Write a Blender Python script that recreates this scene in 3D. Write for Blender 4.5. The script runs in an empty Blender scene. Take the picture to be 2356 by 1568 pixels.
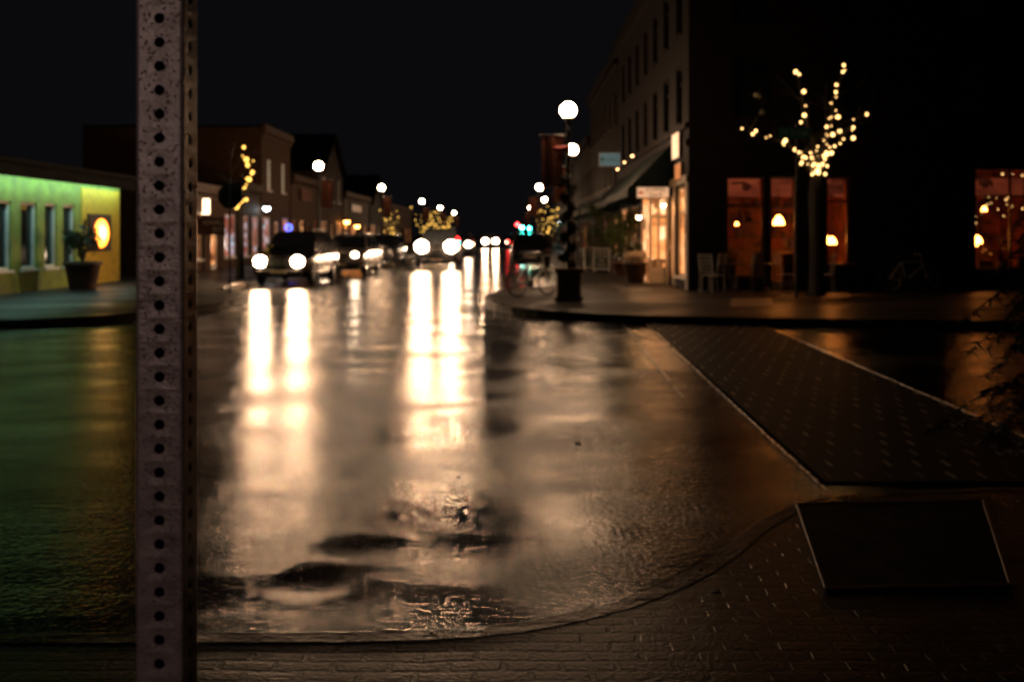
import bpy, bmesh, math, random
from mathutils import Vector, Matrix, noise
R = random.Random(7)
scene = bpy.context.scene
scene.view_settings.view_transform = 'Standard'
scene.view_settings.look = 'None'
scene.view_settings.exposure = 0
COL = scene.collection

# ------------------------------------------------------------------ materials
def new_mat(name):
    m = bpy.data.materials.new(name); m.use_nodes = True
    nt = m.node_tree; b = nt.nodes['Principled BSDF']
    return m, nt, b

def N(nt, t, **kw):
    n = nt.nodes.new(t)
    for k, v in kw.items():
        if k in n.inputs: n.inputs[k].default_value = v
        else: setattr(n, k, v)
    return n

def mat(name, col, rough=0.6, metal=0.0, var=0.35, scale=6.0, bump=0.004, bscale=40.0, spec=0.5, rvar=0.15):
    m, nt, b = new_mat(name)
    tc = N(nt, 'ShaderNodeTexCoord')
    nz = N(nt, 'ShaderNodeTexNoise', Scale=scale, Detail=5.0)
    nt.links.new(tc.outputs['Object'], nz.inputs['Vector'])
    mr = N(nt, 'ShaderNodeMapRange'); mr.inputs[1].default_value=.3; mr.inputs[2].default_value=.7
    mr.inputs[3].default_value = 1-var; mr.inputs[4].default_value = 1+var
    nt.links.new(nz.outputs['Fac'], mr.inputs[0])
    mx = N(nt, 'ShaderNodeVectorMath', operation='SCALE')
    mx.inputs[0].default_value = col
    nt.links.new(mr.outputs[0], mx.inputs['Scale'])
    nt.links.new(mx.outputs[0], b.inputs['Base Color'])
    r2 = N(nt, 'ShaderNodeMapRange'); r2.inputs[1].default_value=.3; r2.inputs[2].default_value=.7
    r2.inputs[3].default_value = max(.03, rough-rvar); r2.inputs[4].default_value = min(1, rough+rvar)
    nt.links.new(nz.outputs['Fac'], r2.inputs[0]); nt.links.new(r2.outputs[0], b.inputs['Roughness'])
    b.inputs['Metallic'].default_value = metal
    b.inputs['Specular IOR Level'].default_value = spec
    if bump:
        n2 = N(nt, 'ShaderNodeTexNoise', Scale=bscale, Detail=4.0)
        nt.links.new(tc.outputs['Object'], n2.inputs['Vector'])
        bp = N(nt, 'ShaderNodeBump', Strength=1.0, Distance=bump)
        nt.links.new(n2.outputs['Fac'], bp.inputs['Height'])
        nt.links.new(bp.outputs[0], b.inputs['Normal'])
    return m

def emit(name, col, strength):
    m, nt, b = new_mat(name)
    b.inputs['Base Color'].default_value = (*[c*.5 for c in col], 1)
    b.inputs['Emission Color'].default_value = (*col, 1)
    b.inputs['Emission Strength'].default_value = strength
    return m

def lit(name, col, col2, strength, scale=2.0):
    """lit shop interior seen through glass: blotchy shelves, people and lamps"""
    m, nt, b = new_mat(name)
    tc = N(nt, 'ShaderNodeTexCoord')
    mp = N(nt, 'ShaderNodeMapping'); mp.inputs['Scale'].default_value = (1, 1, 1.6)
    nt.links.new(tc.outputs['Object'], mp.inputs['Vector'])
    vo = N(nt, 'ShaderNodeTexVoronoi', Scale=scale); vo.distance = 'CHEBYCHEV'
    nz = N(nt, 'ShaderNodeTexNoise', Scale=scale*.8, Detail=3.0)
    nt.links.new(mp.outputs[0], vo.inputs['Vector']); nt.links.new(mp.outputs[0], nz.inputs['Vector'])
    bw = N(nt, 'ShaderNodeRGBToBW'); nt.links.new(vo.outputs['Color'], bw.inputs[0])
    mu = N(nt, 'ShaderNodeMath', operation='MULTIPLY'); nt.links.new(bw.outputs[0], mu.inputs[0]); nt.links.new(nz.outputs['Fac'], mu.inputs[1])
    cr = N(nt, 'ShaderNodeValToRGB')
    e = cr.color_ramp.elements
    e[0].position = .08; e[0].color = (col2[0]*.06, col2[1]*.06, col2[2]*.06, 1)
    e[1].position = .5; e[1].color = (*col, 1)
    x = e.new(.27); x.color = (*col2, 1)
    nt.links.new(mu.outputs[0], cr.inputs[0])
    b.inputs['Base Color'].default_value = (.01, .01, .01, 1); b.inputs['Roughness'].default_value = .15
    nt.links.new(cr.outputs[0], b.inputs['Emission Color'])
    b.inputs['Emission Strength'].default_value = strength
    return m

def brick_mat(name, c1, c2, mortar, scale=1.0, bw=.21, rh=.075, ms=.012, rough=.7, axis='z', bump=.004, rot=0, spec=.5, wobble=.03):
    m, nt, b = new_mat(name)
    tc = N(nt, 'ShaderNodeTexCoord')
    sp = N(nt, 'ShaderNodeSeparateXYZ'); nt.links.new(tc.outputs['Object'], sp.inputs[0])
    cb = N(nt, 'ShaderNodeCombineXYZ')
    if axis == 'z':      # vertical wall: u = x+y, v = z
        ad = N(nt, 'ShaderNodeMath', operation='ADD')
        nt.links.new(sp.outputs[0], ad.inputs[0]); nt.links.new(sp.outputs[1], ad.inputs[1])
        nt.links.new(ad.outputs[0], cb.inputs[0]); nt.links.new(sp.outputs[2], cb.inputs[1])
    else:
        nt.links.new(sp.outputs[0], cb.inputs[0]); nt.links.new(sp.outputs[1], cb.inputs[1])
    mp = N(nt, 'ShaderNodeMapping'); mp.inputs['Rotation'].default_value = (0, 0, rot)
    nt.links.new(cb.outputs[0], mp.inputs[0])
    wob = N(nt, 'ShaderNodeTexNoise', Scale=3.0, Detail=2.0); nt.links.new(mp.outputs[0], wob.inputs['Vector'])
    wm = N(nt, 'ShaderNodeVectorMath', operation='MULTIPLY_ADD')
    nt.links.new(wob.outputs['Color'], wm.inputs[0]); wm.inputs[1].default_value = (wobble, wobble, 0)
    nt.links.new(mp.outputs[0], wm.inputs[2])
    br = N(nt, 'ShaderNodeTexBrick')
    br.inputs['Scale'].default_value = scale
    br.inputs['Brick Width'].default_value = bw; br.inputs['Row Height'].default_value = rh
    br.inputs['Mortar Size'].default_value = ms; br.inputs['Mortar Smooth'].default_value = .3
    br.inputs['Color1'].default_value = (*c1, 1); br.inputs['Color2'].default_value = (*c2, 1); br.inputs['Mortar'].default_value = (*mortar, 1)
    nt.links.new(wm.outputs[0], br.inputs['Vector'])
    nt.links.new(br.outputs['Color'], b.inputs['Base Color'])
    nz = N(nt, 'ShaderNodeTexNoise', Scale=60.0, Detail=3.0); nt.links.new(tc.outputs['Object'], nz.inputs['Vector'])
    inv = N(nt, 'ShaderNodeMath', operation='MULTIPLY_ADD'); inv.inputs[1].default_value = -1.0
    nt.links.new(br.outputs['Fac'], inv.inputs[0])
    sc = N(nt, 'ShaderNodeMath', operation='MULTIPLY'); sc.inputs[1].default_value = .3; nt.links.new(nz.outputs['Fac'], sc.inputs[0])
    nt.links.new(sc.outputs[0], inv.inputs[2])
    bp = N(nt, 'ShaderNodeBump', Strength=1.0, Distance=bump)
    nt.links.new(inv.outputs[0], bp.inputs['Height']); nt.links.new(bp.outputs[0], b.inputs['Normal'])
    b.inputs['Roughness'].default_value = rough
    b.inputs['Specular IOR Level'].default_value = spec
    return m

def wet_mat(name, base=.018, tint=(1, .97, .92), r0=.1, r1=.36, fine=.0012, med=.004, big=.010, fs=110, ps=.32, spec=.5, ior=1.42, ripple=0.0, stain=0.0):
    m, nt, b = new_mat(name)
    tc = N(nt, 'ShaderNodeTexCoord')
    P = tc.outputs['Object']
    def nz(scale, det=3.0, sx=1, sy=1, dist=0.0):
        mp = N(nt, 'ShaderNodeMapping'); mp.inputs['Scale'].default_value = (sx, sy, 1)
        nt.links.new(P, mp.inputs[0])
        n = N(nt, 'ShaderNodeTexNoise', Scale=scale, Detail=det, Distortion=dist)
        nt.links.new(mp.outputs[0], n.inputs['Vector']); return n.outputs['Fac']
    def rng(x, a, bb, c, d):
        r = N(nt, 'ShaderNodeMapRange'); r.interpolation_type = 'SMOOTHSTEP'
        for i, v in enumerate((a, bb, c, d)): r.inputs[i+1].default_value = v
        nt.links.new(x, r.inputs[0]); return r.outputs[0]
    def op(o, a, c):
        q = N(nt, 'ShaderNodeMath', operation=o)
        for i, v in enumerate((a, c)):
            if isinstance(v, (int, float)): q.inputs[i].default_value = v
            else: nt.links.new(v, q.inputs[i])
        return q.outputs[0]
    patch = nz(ps, 3.0, .8, 1.25, .3)
    pw = rng(patch, .28, .72, 0, 1)
    rough = rng(pw, 0, 1, r0, r1)
    f2 = nz(30.0, 3.0)
    rough = op('ADD', rough, op('MULTIPLY', op('SUBTRACT', f2, .5), .12))
    nt.links.new(rough, b.inputs['Roughness'])
    fineh = op('MULTIPLY', op('MULTIPLY', nz(fs, 4.0), fine), op('ADD', op('MULTIPLY', pw, .7), .5))
    h = op('ADD', fineh, op('MULTIPLY', nz(7.0, 1.0, .6, 1.4), med))
    h = op('ADD', h, op('MULTIPLY', nz(1.3, 2.0, .5, 1.5, .4), big))
    if ripple: h = op('ADD', h, op('MULTIPLY', nz(14.0, 3.0, .45, 1.7, .8), ripple))
    bp = N(nt, 'ShaderNodeBump', Strength=1.0, Distance=1.0)
    nt.links.new(h, bp.inputs['Height']); nt.links.new(bp.outputs[0], b.inputs['Normal'])
    c = op('MULTIPLY', rng(nz(45.0, 4.0), .3, .7, .5, 1.6), base)
    sc = N(nt, 'ShaderNodeVectorMath', operation='SCALE'); sc.inputs[0].default_value = tint
    nt.links.new(c, sc.inputs['Scale']); nt.links.new(sc.outputs[0], b.inputs['Base Color'])
    b.inputs['IOR'].default_value = ior
    if stain:   # drier patches between the films of water, stretched along the cross street
        s1 = rng(nz(.75, 4.0, .55, 1.5, .5), .36, .58, spec*(1-stain), spec)
        nt.links.new(s1, b.inputs['Specular IOR Level'])
    else: b.inputs['Specular IOR Level'].default_value = spec
    return m

def crossing_mat():
    """dark pavers, glints in the joints painted as rows of short pale dashes"""
    m, nt, b = new_mat('crossing_paver')
    tc = N(nt, 'ShaderNodeTexCoord'); sp = N(nt, 'ShaderNodeSeparateXYZ'); nt.links.new(tc.outputs['Object'], sp.inputs[0])
    def op(o, a, c=0.0, d=None):
        q = N(nt, 'ShaderNodeMath', operation=o)
        for i, v in enumerate((a, c) if d is None else (a, c, d)):
            if isinstance(v, (int, float)): q.inputs[i].default_value = v
            else: nt.links.new(v, q.inputs[i])
        return q.outputs[0]
    X, Y = sp.outputs[0], sp.outputs[1]
    xs_ = op('SUBTRACT', X, op('MULTIPLY', Y, .0385))
    row = op('DIVIDE', Y, .34); rf = op('FLOOR', row); fr = op('FRACT', row)
    par = op('MULTIPLY', op('MODULO', rf, 2.0), .5)
    cx = op('ADD', op('DIVIDE', xs_, .205), par); fx = op('FRACT', cx)
    dx = op('LESS_THAN', op('ABSOLUTE', op('SUBTRACT', fx, .5)), .055)
    dy = op('LESS_THAN', op('ABSOLUTE', op('SUBTRACT', fr, .5)), .24)
    gn = N(nt, 'ShaderNodeTexWhiteNoise'); gn.noise_dimensions = '2D'
    cb = N(nt, 'ShaderNodeCombineXYZ'); nt.links.new(op('FLOOR', cx), cb.inputs[0]); nt.links.new(rf, cb.inputs[1]); nt.links.new(cb.outputs[0], gn.inputs['Vector'])
    g = op('ADD', op('MULTIPLY', op('POWER', gn.outputs['Value'], 1.4), .95), .05)
    mask = op('MULTIPLY', op('MULTIPLY', dx, dy), g)
    mix = N(nt, 'ShaderNodeMix', data_type='RGBA')
    mix.inputs[6].default_value = (.005, .0038, .003, 1); mix.inputs[7].default_value = (.95, .80, .62, 1)  # pale colour stands in for glints off the wet joints
    nt.links.new(mask, mix.inputs[0]); nt.links.new(mix.outputs[2], b.inputs['Base Color'])
    n1 = N(nt, 'ShaderNodeTexNoise', Scale=55.0, Detail=3.0); nt.links.new(tc.outputs['Object'], n1.inputs['Vector'])
    edge = op('MAXIMUM', op('LESS_THAN', fr, .05), op('LESS_THAN', op('ABSOLUTE', op('SUBTRACT', fx, .5)), .06))
    h = op('SUBTRACT', op('MULTIPLY', n1.outputs['Fac'], .4), edge)
    bp = N(nt, 'ShaderNodeBump', Strength=1.0, Distance=.0025); nt.links.new(h, bp.inputs['Height']); nt.links.new(bp.outputs[0], b.inputs['Normal'])
    b.inputs['Roughness'].default_value = .55; b.inputs['Specular IOR Level'].default_value = .14
    return m

def glassmat(name, refl=.12):
    m = bpy.data.materials.new(name); m.use_nodes = True; nt = m.node_tree
    nt.nodes.clear()
    out = N(nt, 'ShaderNodeOutputMaterial'); mx = N(nt, 'ShaderNodeMixShader')
    tr = N(nt, 'ShaderNodeBsdfTransparent'); gl = N(nt, 'ShaderNodeBsdfGlossy', Roughness=.05)
    tr.inputs[0].default_value = (.85, .85, .82, 1)
    mx.inputs[0].default_value = refl
    nt.links.new(tr.outputs[0], mx.inputs[1]); nt.links.new(gl.outputs[0], mx.inputs[2]); nt.links.new(mx.outputs[0], out.inputs[0])
    return m

M = {}
M['asphalt'] = wet_mat('wet_asphalt', base=.008, tint=(1, .82, .68), r0=.11, r1=.25, fine=.0075, med=.0016, big=.0065, fs=36, ps=.8, ripple=.0022, spec=.55, stain=.62)
M['walk'] = wet_mat('wet_concrete', base=.024, tint=(1, .86, .74), r0=.38, r1=.6, fine=.0012, med=.001, big=.002, spec=.3)
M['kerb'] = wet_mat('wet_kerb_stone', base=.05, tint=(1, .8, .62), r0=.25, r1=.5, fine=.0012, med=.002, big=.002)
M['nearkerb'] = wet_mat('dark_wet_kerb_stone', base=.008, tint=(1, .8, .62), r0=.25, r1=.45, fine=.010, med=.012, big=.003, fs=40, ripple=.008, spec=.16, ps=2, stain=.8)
M['soil'] = mat('dark_ground', (.02, .018, .015), .9)
M['paver'] = brick_mat('wet_brick_paver', (.018, .009, .006), (.008, .005, .004), (.0015, .0015, .0015), bw=.21, rh=.085, ms=.014, rough=.36, axis='xy', bump=.016, spec=.17, wobble=.06)
M['cross'] = crossing_mat()
M['plate'] = mat('dark_wet_plate', (.003, .003, .003), .7, bump=.003, bscale=60, spec=.06)
M['rim'] = mat('worn_concrete_rim', (.16, .060, .030), .5)
M['black'] = mat('black_paint', (.012, .012, .013), .4, var=.3, bump=.001)
M['iron'] = mat('cast_iron', (.02, .02, .02), .45, metal=.3)
M['globe'] = emit('lamp_globe_glass', (1, .60, .34), 175)
M['fill_lamp'] = emit('fill_lamp_globe', (1, .76, .66), 135)  # globe of the lamp added to brighten the sign post
M['head'] = emit('headlamp_lens', (1, .60, .34), 270)
M['head2'] = emit('headlamp_lens_dim', (1, .70, .46), 70)
M['headoff'] = mat('headlamp_glass', (.5, .5, .5), .15, bump=0)
M['tail'] = emit('tail_lamp_lens', (1, .02, .02), 40)
M['tailoff'] = mat('tail_lamp_off', (.06, .004, .004), .3, bump=0)
M['bulb'] = emit('warm_bulb', (1, .56, .19), 4.5)
M['bulb2'] = emit('warm_bulb_far', (1, .55, .10), 3.0)
M['tire'] = mat('rubber', (.012, .012, .012), .8)
M['alloy'] = mat('alloy_wheel', (.5, .48, .45), .35, metal=.7, bump=0)
M['carglass'] = mat('car_glass', (.01, .012, .014), .06, bump=0, var=.1, rvar=.02)
M['chrome'] = mat('chrome', (.6, .6, .6), .3, metal=.7, bump=0, rvar=.05)
M['glass'] = glassmat('shop_glass')
M['dglass'] = mat('dark_window_glass', (.006, .007, .008), .08, bump=.0006, bscale=3, rvar=.03)
M['bark'] = mat('wet_bark', (.018, .012, .008), .6, bump=.02, bscale=25)
M['leaf'] = mat('dark_leaf', (.03, .045, .018), .5, var=.6, bump=0)
M['leaf2'] = mat('pot_leaf', (.07, .11, .03), .5, var=.6, bump=0)
M['needle'] = mat('evergreen_needles', (.022, .026, .012), .6, var=.6, bump=0, spec=.25)
M['white'] = mat('white_paint', (.7, .68, .64), .5, var=.12)
M['cream'] = mat('cream_paint', (.72, .6, .45), .5, var=.12)
M['green'] = mat('green_stucco', (.22, .30, .055), .8, var=.3, bump=.006, scale=2.5)
M['yellow'] = mat('yellow_stucco', (.62, .42, .03), .8, var=.2, bump=.006)
M['brown'] = mat('brown_board', (.06, .026, .013), .6)
M['tan'] = mat('tan_stucco', (.065, .033, .018), .8, spec=.15)
M['grey'] = mat('grey_stucco', (.04, .027, .02), .8, spec=.15)
M['brick'] = brick_mat('dark_brick', (.012, .006, .005), (.007, .004, .0035), (.008, .006, .005), spec=.12)
M['brick2'] = brick_mat('brown_brick', (.0095, .0045, .003), (.007, .0033, .0023), (.007, .0045, .0035), spec=.08)
M['brick3'] = brick_mat('tan_brick', (.055, .024, .013), (.036, .016, .009), (.04, .027, .02), spec=.15)
M['roof'] = mat('roof_felt', (.006, .006, .006), .9, spec=.1)
M['stone'] = mat('cornice_stone', (.011, .0065, .0045), .7, spec=.1)
M['stone2'] = mat('painted_cornice', (.05, .028, .017), .7, spec=.15)
M['awn'] = mat('dark_green_canvas', (.006, .016, .015), .7, spec=.2)
M['terra'] = mat('terracotta', (.14, .06, .03), .6)
M['redfloor'] = mat('dining_room_wall', (.24, .07, .026), .7, var=.85, scale=2.2)
M['wood'] = mat('wood_floor', (.10, .04, .018), .5)
M['signgreen'] = mat('street_sign_green', (.01, .13, .08), .45, var=.15)
M['signback'] = mat('sign_aluminium', (.04, .04, .045), .5, metal=.5)
M['banner'] = mat('orange_banner_cloth', (.11, .028, .012), .8)
M['letter'] = mat('dark_lettering', (.22, .05, .02), .6, bump=0)
M['lettercream'] = mat('cream_lettering', (.75, .66, .5), .6, bump=0)
M['chalk'] = mat('menu_board_green', (.02, .05, .035), .6)
M['signwhite'] = emit('lit_sign_face', (1, .62, .34), 1.2)
M['signorange'] = emit('lit_sign_orange', (1, .28, .06), .45)
M['signblue'] = emit('pale_sign_face', (.40, .72, .8), .11)
M['wash'] = emit('cyan_light_bar', (.50, 1, .95), 36)
M['orange'] = emit('orange_pendant', (1, .30, .05), 34)
M['goose'] = emit('gooseneck_bulb', (1, .5, .2), 9)
M['shoplight'] = emit('shop_front_lamp', (1, .50, .20), 130)
M['blue'] = emit('blue_neon', (.05, .08, 1), 12)
M['coolglobe'] = emit('cool_globe', (.75, .95, 1), 22)
M['cyan'] = emit('green_signal_lens', (.05, 1, .75), 90)
M['redsig'] = emit('red_signal_lens', (1, .02, .02), 60)
M['litwarm'] = lit('lit_warm_interior', (1, .50, .20), (.6, .16, .04), 1.1)
M['litcafe'] = lit('lit_cafe_interior', (1, .60, .30), (.75, .25, .07), 2.0, 1.6)
M['litdim'] = lit('lit_dim_interior', (.9, .38, .14), (.30, .09, .025), .4)
M['litcool'] = lit('lit_cool_interior', (.7, .8, 1), (.5, .10, .06), .8, 2.5)
M['litwhite'] = lit('lit_blinds', (1, .85, .65), (.8, .6, .4), .4, 6)
M['transom'] = lit('red_transom_panel', (.55, .10, .04), (.30, .05, .02), .42, 2.2)

def steel():
    m, nt, b = new_mat('galvanised_wet_steel')
    tc = N(nt, 'ShaderNodeTexCoord')
    n1 = N(nt, 'ShaderNodeTexNoise', Scale=42.0, Detail=8.0); nt.links.new(tc.outputs['Object'], n1.inputs['Vector'])
    cr = N(nt, 'ShaderNodeValToRGB'); e = cr.color_ramp.elements
    e[0].position = .25; e[0].color = (.15, .108, .100, 1); e[1].position = .75; e[1].color = (.33, .25, .235, 1)
    nt.links.new(n1.outputs['Fac'], cr.inputs[0]); nt.links.new(cr.outputs[0], b.inputs['Base Color'])
    v = N(nt, 'ShaderNodeTexVoronoi', Scale=210.0); nt.links.new(tc.outputs['Object'], v.inputs['Vector'])
    n2 = N(nt, 'ShaderNodeTexNoise', Scale=300.0, Detail=3.0); nt.links.new(tc.outputs['Object'], n2.inputs['Vector'])
    r = N(nt, 'ShaderNodeMapRange'); r.inputs[1].default_value = 0; r.inputs[2].default_value = .35; r.inputs[3].default_value = 1; r.inputs[4].default_value = 0
    nt.links.new(v.outputs['Distance'], r.inputs[0])
    gate = N(nt, 'ShaderNodeMath', operation='GREATER_THAN'); gate.inputs[1].default_value = .62
    bw = N(nt, 'ShaderNodeRGBToBW'); nt.links.new(v.outputs['Color'], bw.inputs[0]); nt.links.new(bw.outputs[0], gate.inputs[0])
    mu = N(nt, 'ShaderNodeMath', operation='MULTIPLY'); nt.links.new(gate.outputs[0], mu.inputs[0]); nt.links.new(r.outputs[0], mu.inputs[1])
    ad = N(nt, 'ShaderNodeMath', operation='MULTIPLY_ADD'); ad.inputs[1].default_value = .5
    nt.links.new(n2.outputs['Fac'], ad.inputs[0]); nt.links.new(mu.outputs[0], ad.inputs[2])
    bp = N(nt, 'ShaderNodeBump', Strength=1.0, Distance=.0014); nt.links.new(ad.outputs[0], bp.inputs['Height'])
    nt.links.new(bp.outputs[0], b.inputs['Normal'])
    b.inputs['Metallic'].default_value = .25; b.inputs['Roughness'].default_value = .40
    return m
M['steel'] = steel()

# ------------------------------------------------------------------ mesh builder
class MB:
    def __init__(s): s.v=[]; s.f=[]; s.mi=[]; s.sm=[]
    def add(s, vs, fs, mi=0, sm=False):
        o = len(s.v); s.v += [tuple(x) for x in vs]
        for f in fs: s.f.append([i+o for i in f]); s.mi.append(mi); s.sm.append(sm)
    def box(s, c, d, rz=0, mi=0, rot=None):
        hx, hy, hz = [q/2 for q in d]
        m = rot if rot is not None else Matrix.Rotation(rz, 3, 'Z')
        vs = [Vector(c)+m@Vector((x*hx, y*hy, z*hz)) for z in (-1, 1) for y in (-1, 1) for x in (-1, 1)]
        s.add(vs, [(0,2,3,1),(4,5,7,6),(0,1,5,4),(2,6,7,3),(0,4,6,2),(1,3,7,5)], mi)
    def b2(s, x0, x1, y0, y1, z0, z1, mi=0):
        s.box(((x0+x1)/2,(y0+y1)/2,(z0+z1)/2), (abs(x1-x0),abs(y1-y0),abs(z1-z0)), mi=mi)
    def tube(s, pts, rad, n=8, mi=0, caps=True):
        pts = [Vector(p) for p in pts]
        if not isinstance(rad, (list, tuple)): rad = [rad]*len(pts)
        vs = []; prev = None
        for i, p in enumerate(pts):
            t = (pts[min(i+1, len(pts)-1)]-pts[max(i-1, 0)]).normalized()
            a = Vector((1,0,0)) if abs(t.x) < .9 else Vector((0,1,0))
            if prev is not None: a = prev
            u = (a-t*a.dot(t)).normalized(); prev = u; w = t.cross(u)
            for k in range(n):
                an = 2*math.pi*k/n; vs.append(p+(u*math.cos(an)+w*math.sin(an))*rad[i])
        fs = [(i*n+k, i*n+(k+1)%n, (i+1)*n+(k+1)%n, (i+1)*n+k) for i in range(len(pts)-1) for k in range(n)]
        s.add(vs, fs, mi, True)
        if caps:
            s.add(vs[:n], [list(range(n))[::-1]], mi); s.add(vs[-n:], [list(range(n))], mi)
    def lathe(s, prof, c=(0,0,0), n=16, mi=0, sm=True):
        vs = [(c[0]+r*math.cos(2*math.pi*k/n), c[1]+r*math.sin(2*math.pi*k/n), c[2]+z) for r, z in prof for k in range(n)]
        fs = [(i*n+k, i*n+(k+1)%n, (i+1)*n+(k+1)%n, (i+1)*n+k) for i in range(len(prof)-1) for k in range(n)]
        s.add(vs, fs, mi, sm)
    def ball(s, c, r, n=12, mi=0, sc=(1,1,1)):
        vs=[]; fs=[]; m = n//2
        for i in range(m+1):
            th = math.pi*i/m
            for k in range(n):
                a = 2*math.pi*k/n
                vs.append((c[0]+r*sc[0]*math.sin(th)*math.cos(a), c[1]+r*sc[1]*math.sin(th)*math.sin(a), c[2]+r*sc[2]*math.cos(th)))
        fs = [(i*n+k, (i+1)*n+k, (i+1)*n+(k+1)%n, i*n+(k+1)%n) for i in range(m) for k in range(n)]
        s.add(vs, fs, mi, True)
    def torus(s, c, R_, r, ax='x', n=28, k=8, mi=0):
        vs=[]
        for i in range(n):
            a=2*math.pi*i/n
            for j in range(k):
                b=2*math.pi*j/k; q=R_+r*math.cos(b)
                p=(q*math.cos(a), q*math.sin(a), r*math.sin(b))
                if ax=='x': p=(p[2],p[0],p[1])
                elif ax=='y': p=(p[0],p[2],p[1])
                vs.append((c[0]+p[0],c[1]+p[1],c[2]+p[2]))
        fs=[(i*k+j, ((i+1)%n)*k+j, ((i+1)%n)*k+(j+1)%k, i*k+(j+1)%k) for i in range(n) for j in range(k)]
        s.add(vs,fs,mi,True)
    def disc(s, c, r, ax='x', t=.02, n=24, mi=0):
        d={'x':Vector((1,0,0)),'y':Vector((0,1,0)),'z':Vector((0,0,1))}[ax]*t/2
        s.tube([Vector(c)-d, Vector(c)+d], r, n, mi)
    def leaves(s, c, rad, n, size, rnd, mi=0, hollow=.3):
        for _ in range(n):
            d = Vector((rnd.gauss(0,1), rnd.gauss(0,1), rnd.gauss(0,1))).normalized()*(hollow+(1-hollow)*rnd.random())
            p = Vector((c[0]+d.x*rad[0], c[1]+d.y*rad[1], c[2]+d.z*rad[2]))
            a = Vector((rnd.gauss(0,1), rnd.gauss(0,1), rnd.gauss(0,1))).normalized()
            b = a.orthogonal().normalized(); q = size*(.5+rnd.random())
            s.add([p-a*q, p+b*q*.4, p+a*q, p-b*q*.4], [(0,1,2,3)], mi)
    def build(s, name, mats, parent=None, loc=(0,0,0), rot=(0,0,0), bevel=0, subsurf=0, recalc=True):
        me = bpy.data.meshes.new(name); me.from_pydata(s.v, [], s.f)
        if not isinstance(mats, (list, tuple)): mats=[mats]
        for m in mats: me.materials.append(m)
        for p, mi, sm in zip(me.polygons, s.mi, s.sm): p.material_index=mi; p.use_smooth=sm
        if recalc and len(s.f) < 60000:
            bm = bmesh.new(); bm.from_mesh(me); bmesh.ops.recalc_face_normals(bm, faces=bm.faces); bm.to_mesh(me); bm.free()
        o = bpy.data.objects.new(name, me); COL.objects.link(o)
        o.location = loc; o.rotation_euler = rot
        if parent: o.parent = parent
        if bevel:
            b = o.modifiers.new('Bevel','BEVEL'); b.width=bevel; b.segments=2; b.limit_method='ANGLE'
        return o

def tag(o, label, cat, group=None):
    o['label']=label; o['category']=cat
    if group: o['group']=group
    return o
def top(name, label, cat, loc=(0,0,0), rz=0, group=None):
    o = bpy.data.objects.new(name, None); COL.objects.link(o); o.empty_display_size=.2
    o.location = loc; o.rotation_euler=(0,0,rz)
    return tag(o, label, cat, group)
def copy_thing(root, loc, rz=0, label=None):
    def rec(o, par):
        c = o.copy(); COL.objects.link(c)
        if par: c.parent = par
        for ch in o.children: rec(ch, c)
        return c
    kids = rec(root, None); kids.location = loc; kids.rotation_euler=(0,0,rz)
    if label: kids['label']=label
    return kids
def structure(o, label, cat):
    tag(o,label,cat); o['kind']='structure'; return o

def text(body, size, m, parent, loc, rot, extr=.004, align='CENTER', name='lettering'):
    cu = bpy.data.curves.new('t','FONT'); cu.body=body; cu.size=size; cu.extrude=extr; cu.align_x=align; cu.align_y='CENTER'; cu.resolution_u=3
    t = bpy.data.objects.new('t', cu); COL.objects.link(t)
    bpy.context.view_layer.update()
    me = bpy.data.meshes.new_from_object(t.evaluated_get(bpy.context.evaluated_depsgraph_get()))
    bpy.data.objects.remove(t)
    me.materials.clear(); me.materials.append(m)
    o = bpy.data.objects.new(name, me); COL.objects.link(o); o.parent=parent; o.location=loc; o.rotation_euler=rot
    return o
HP = math.pi/2

# ------------------------------------------------------------------ world, camera
w = bpy.data.worlds.new('World'); scene.world=w; w.use_nodes=True
w.node_tree.nodes['Background'].inputs[0].default_value=(.9,.88,1.05,1)
w.node_tree.nodes['Background'].inputs[1].default_value=.0034
cam = bpy.data.cameras.new('camera'); co = bpy.data.objects.new('camera', cam); COL.objects.link(co)
co.location=(0,0,1.6); co.rotation_euler=(HP,0,0)
cam.lens=35; cam.sensor_width=36; cam.shift_y=-244/2356
cam.clip_start=.05; cam.clip_end=2000
cam.dof.use_dof=True; cam.dof.focus_distance=1.85; cam.dof.aperture_fstop=4.6; cam.dof.aperture_blades=0
scene.camera=co

# ------------------------------------------------------------------ ground and road
mb = MB(); mb.add([(-700,-200,-.12),(700,-200,-.12),(700,900,-.12),(-700,900,-.12)],[(0,1,2,3)])
structure(mb.build('ground', M['soil']), 'dark bare ground stretching past the street', 'ground')

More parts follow.
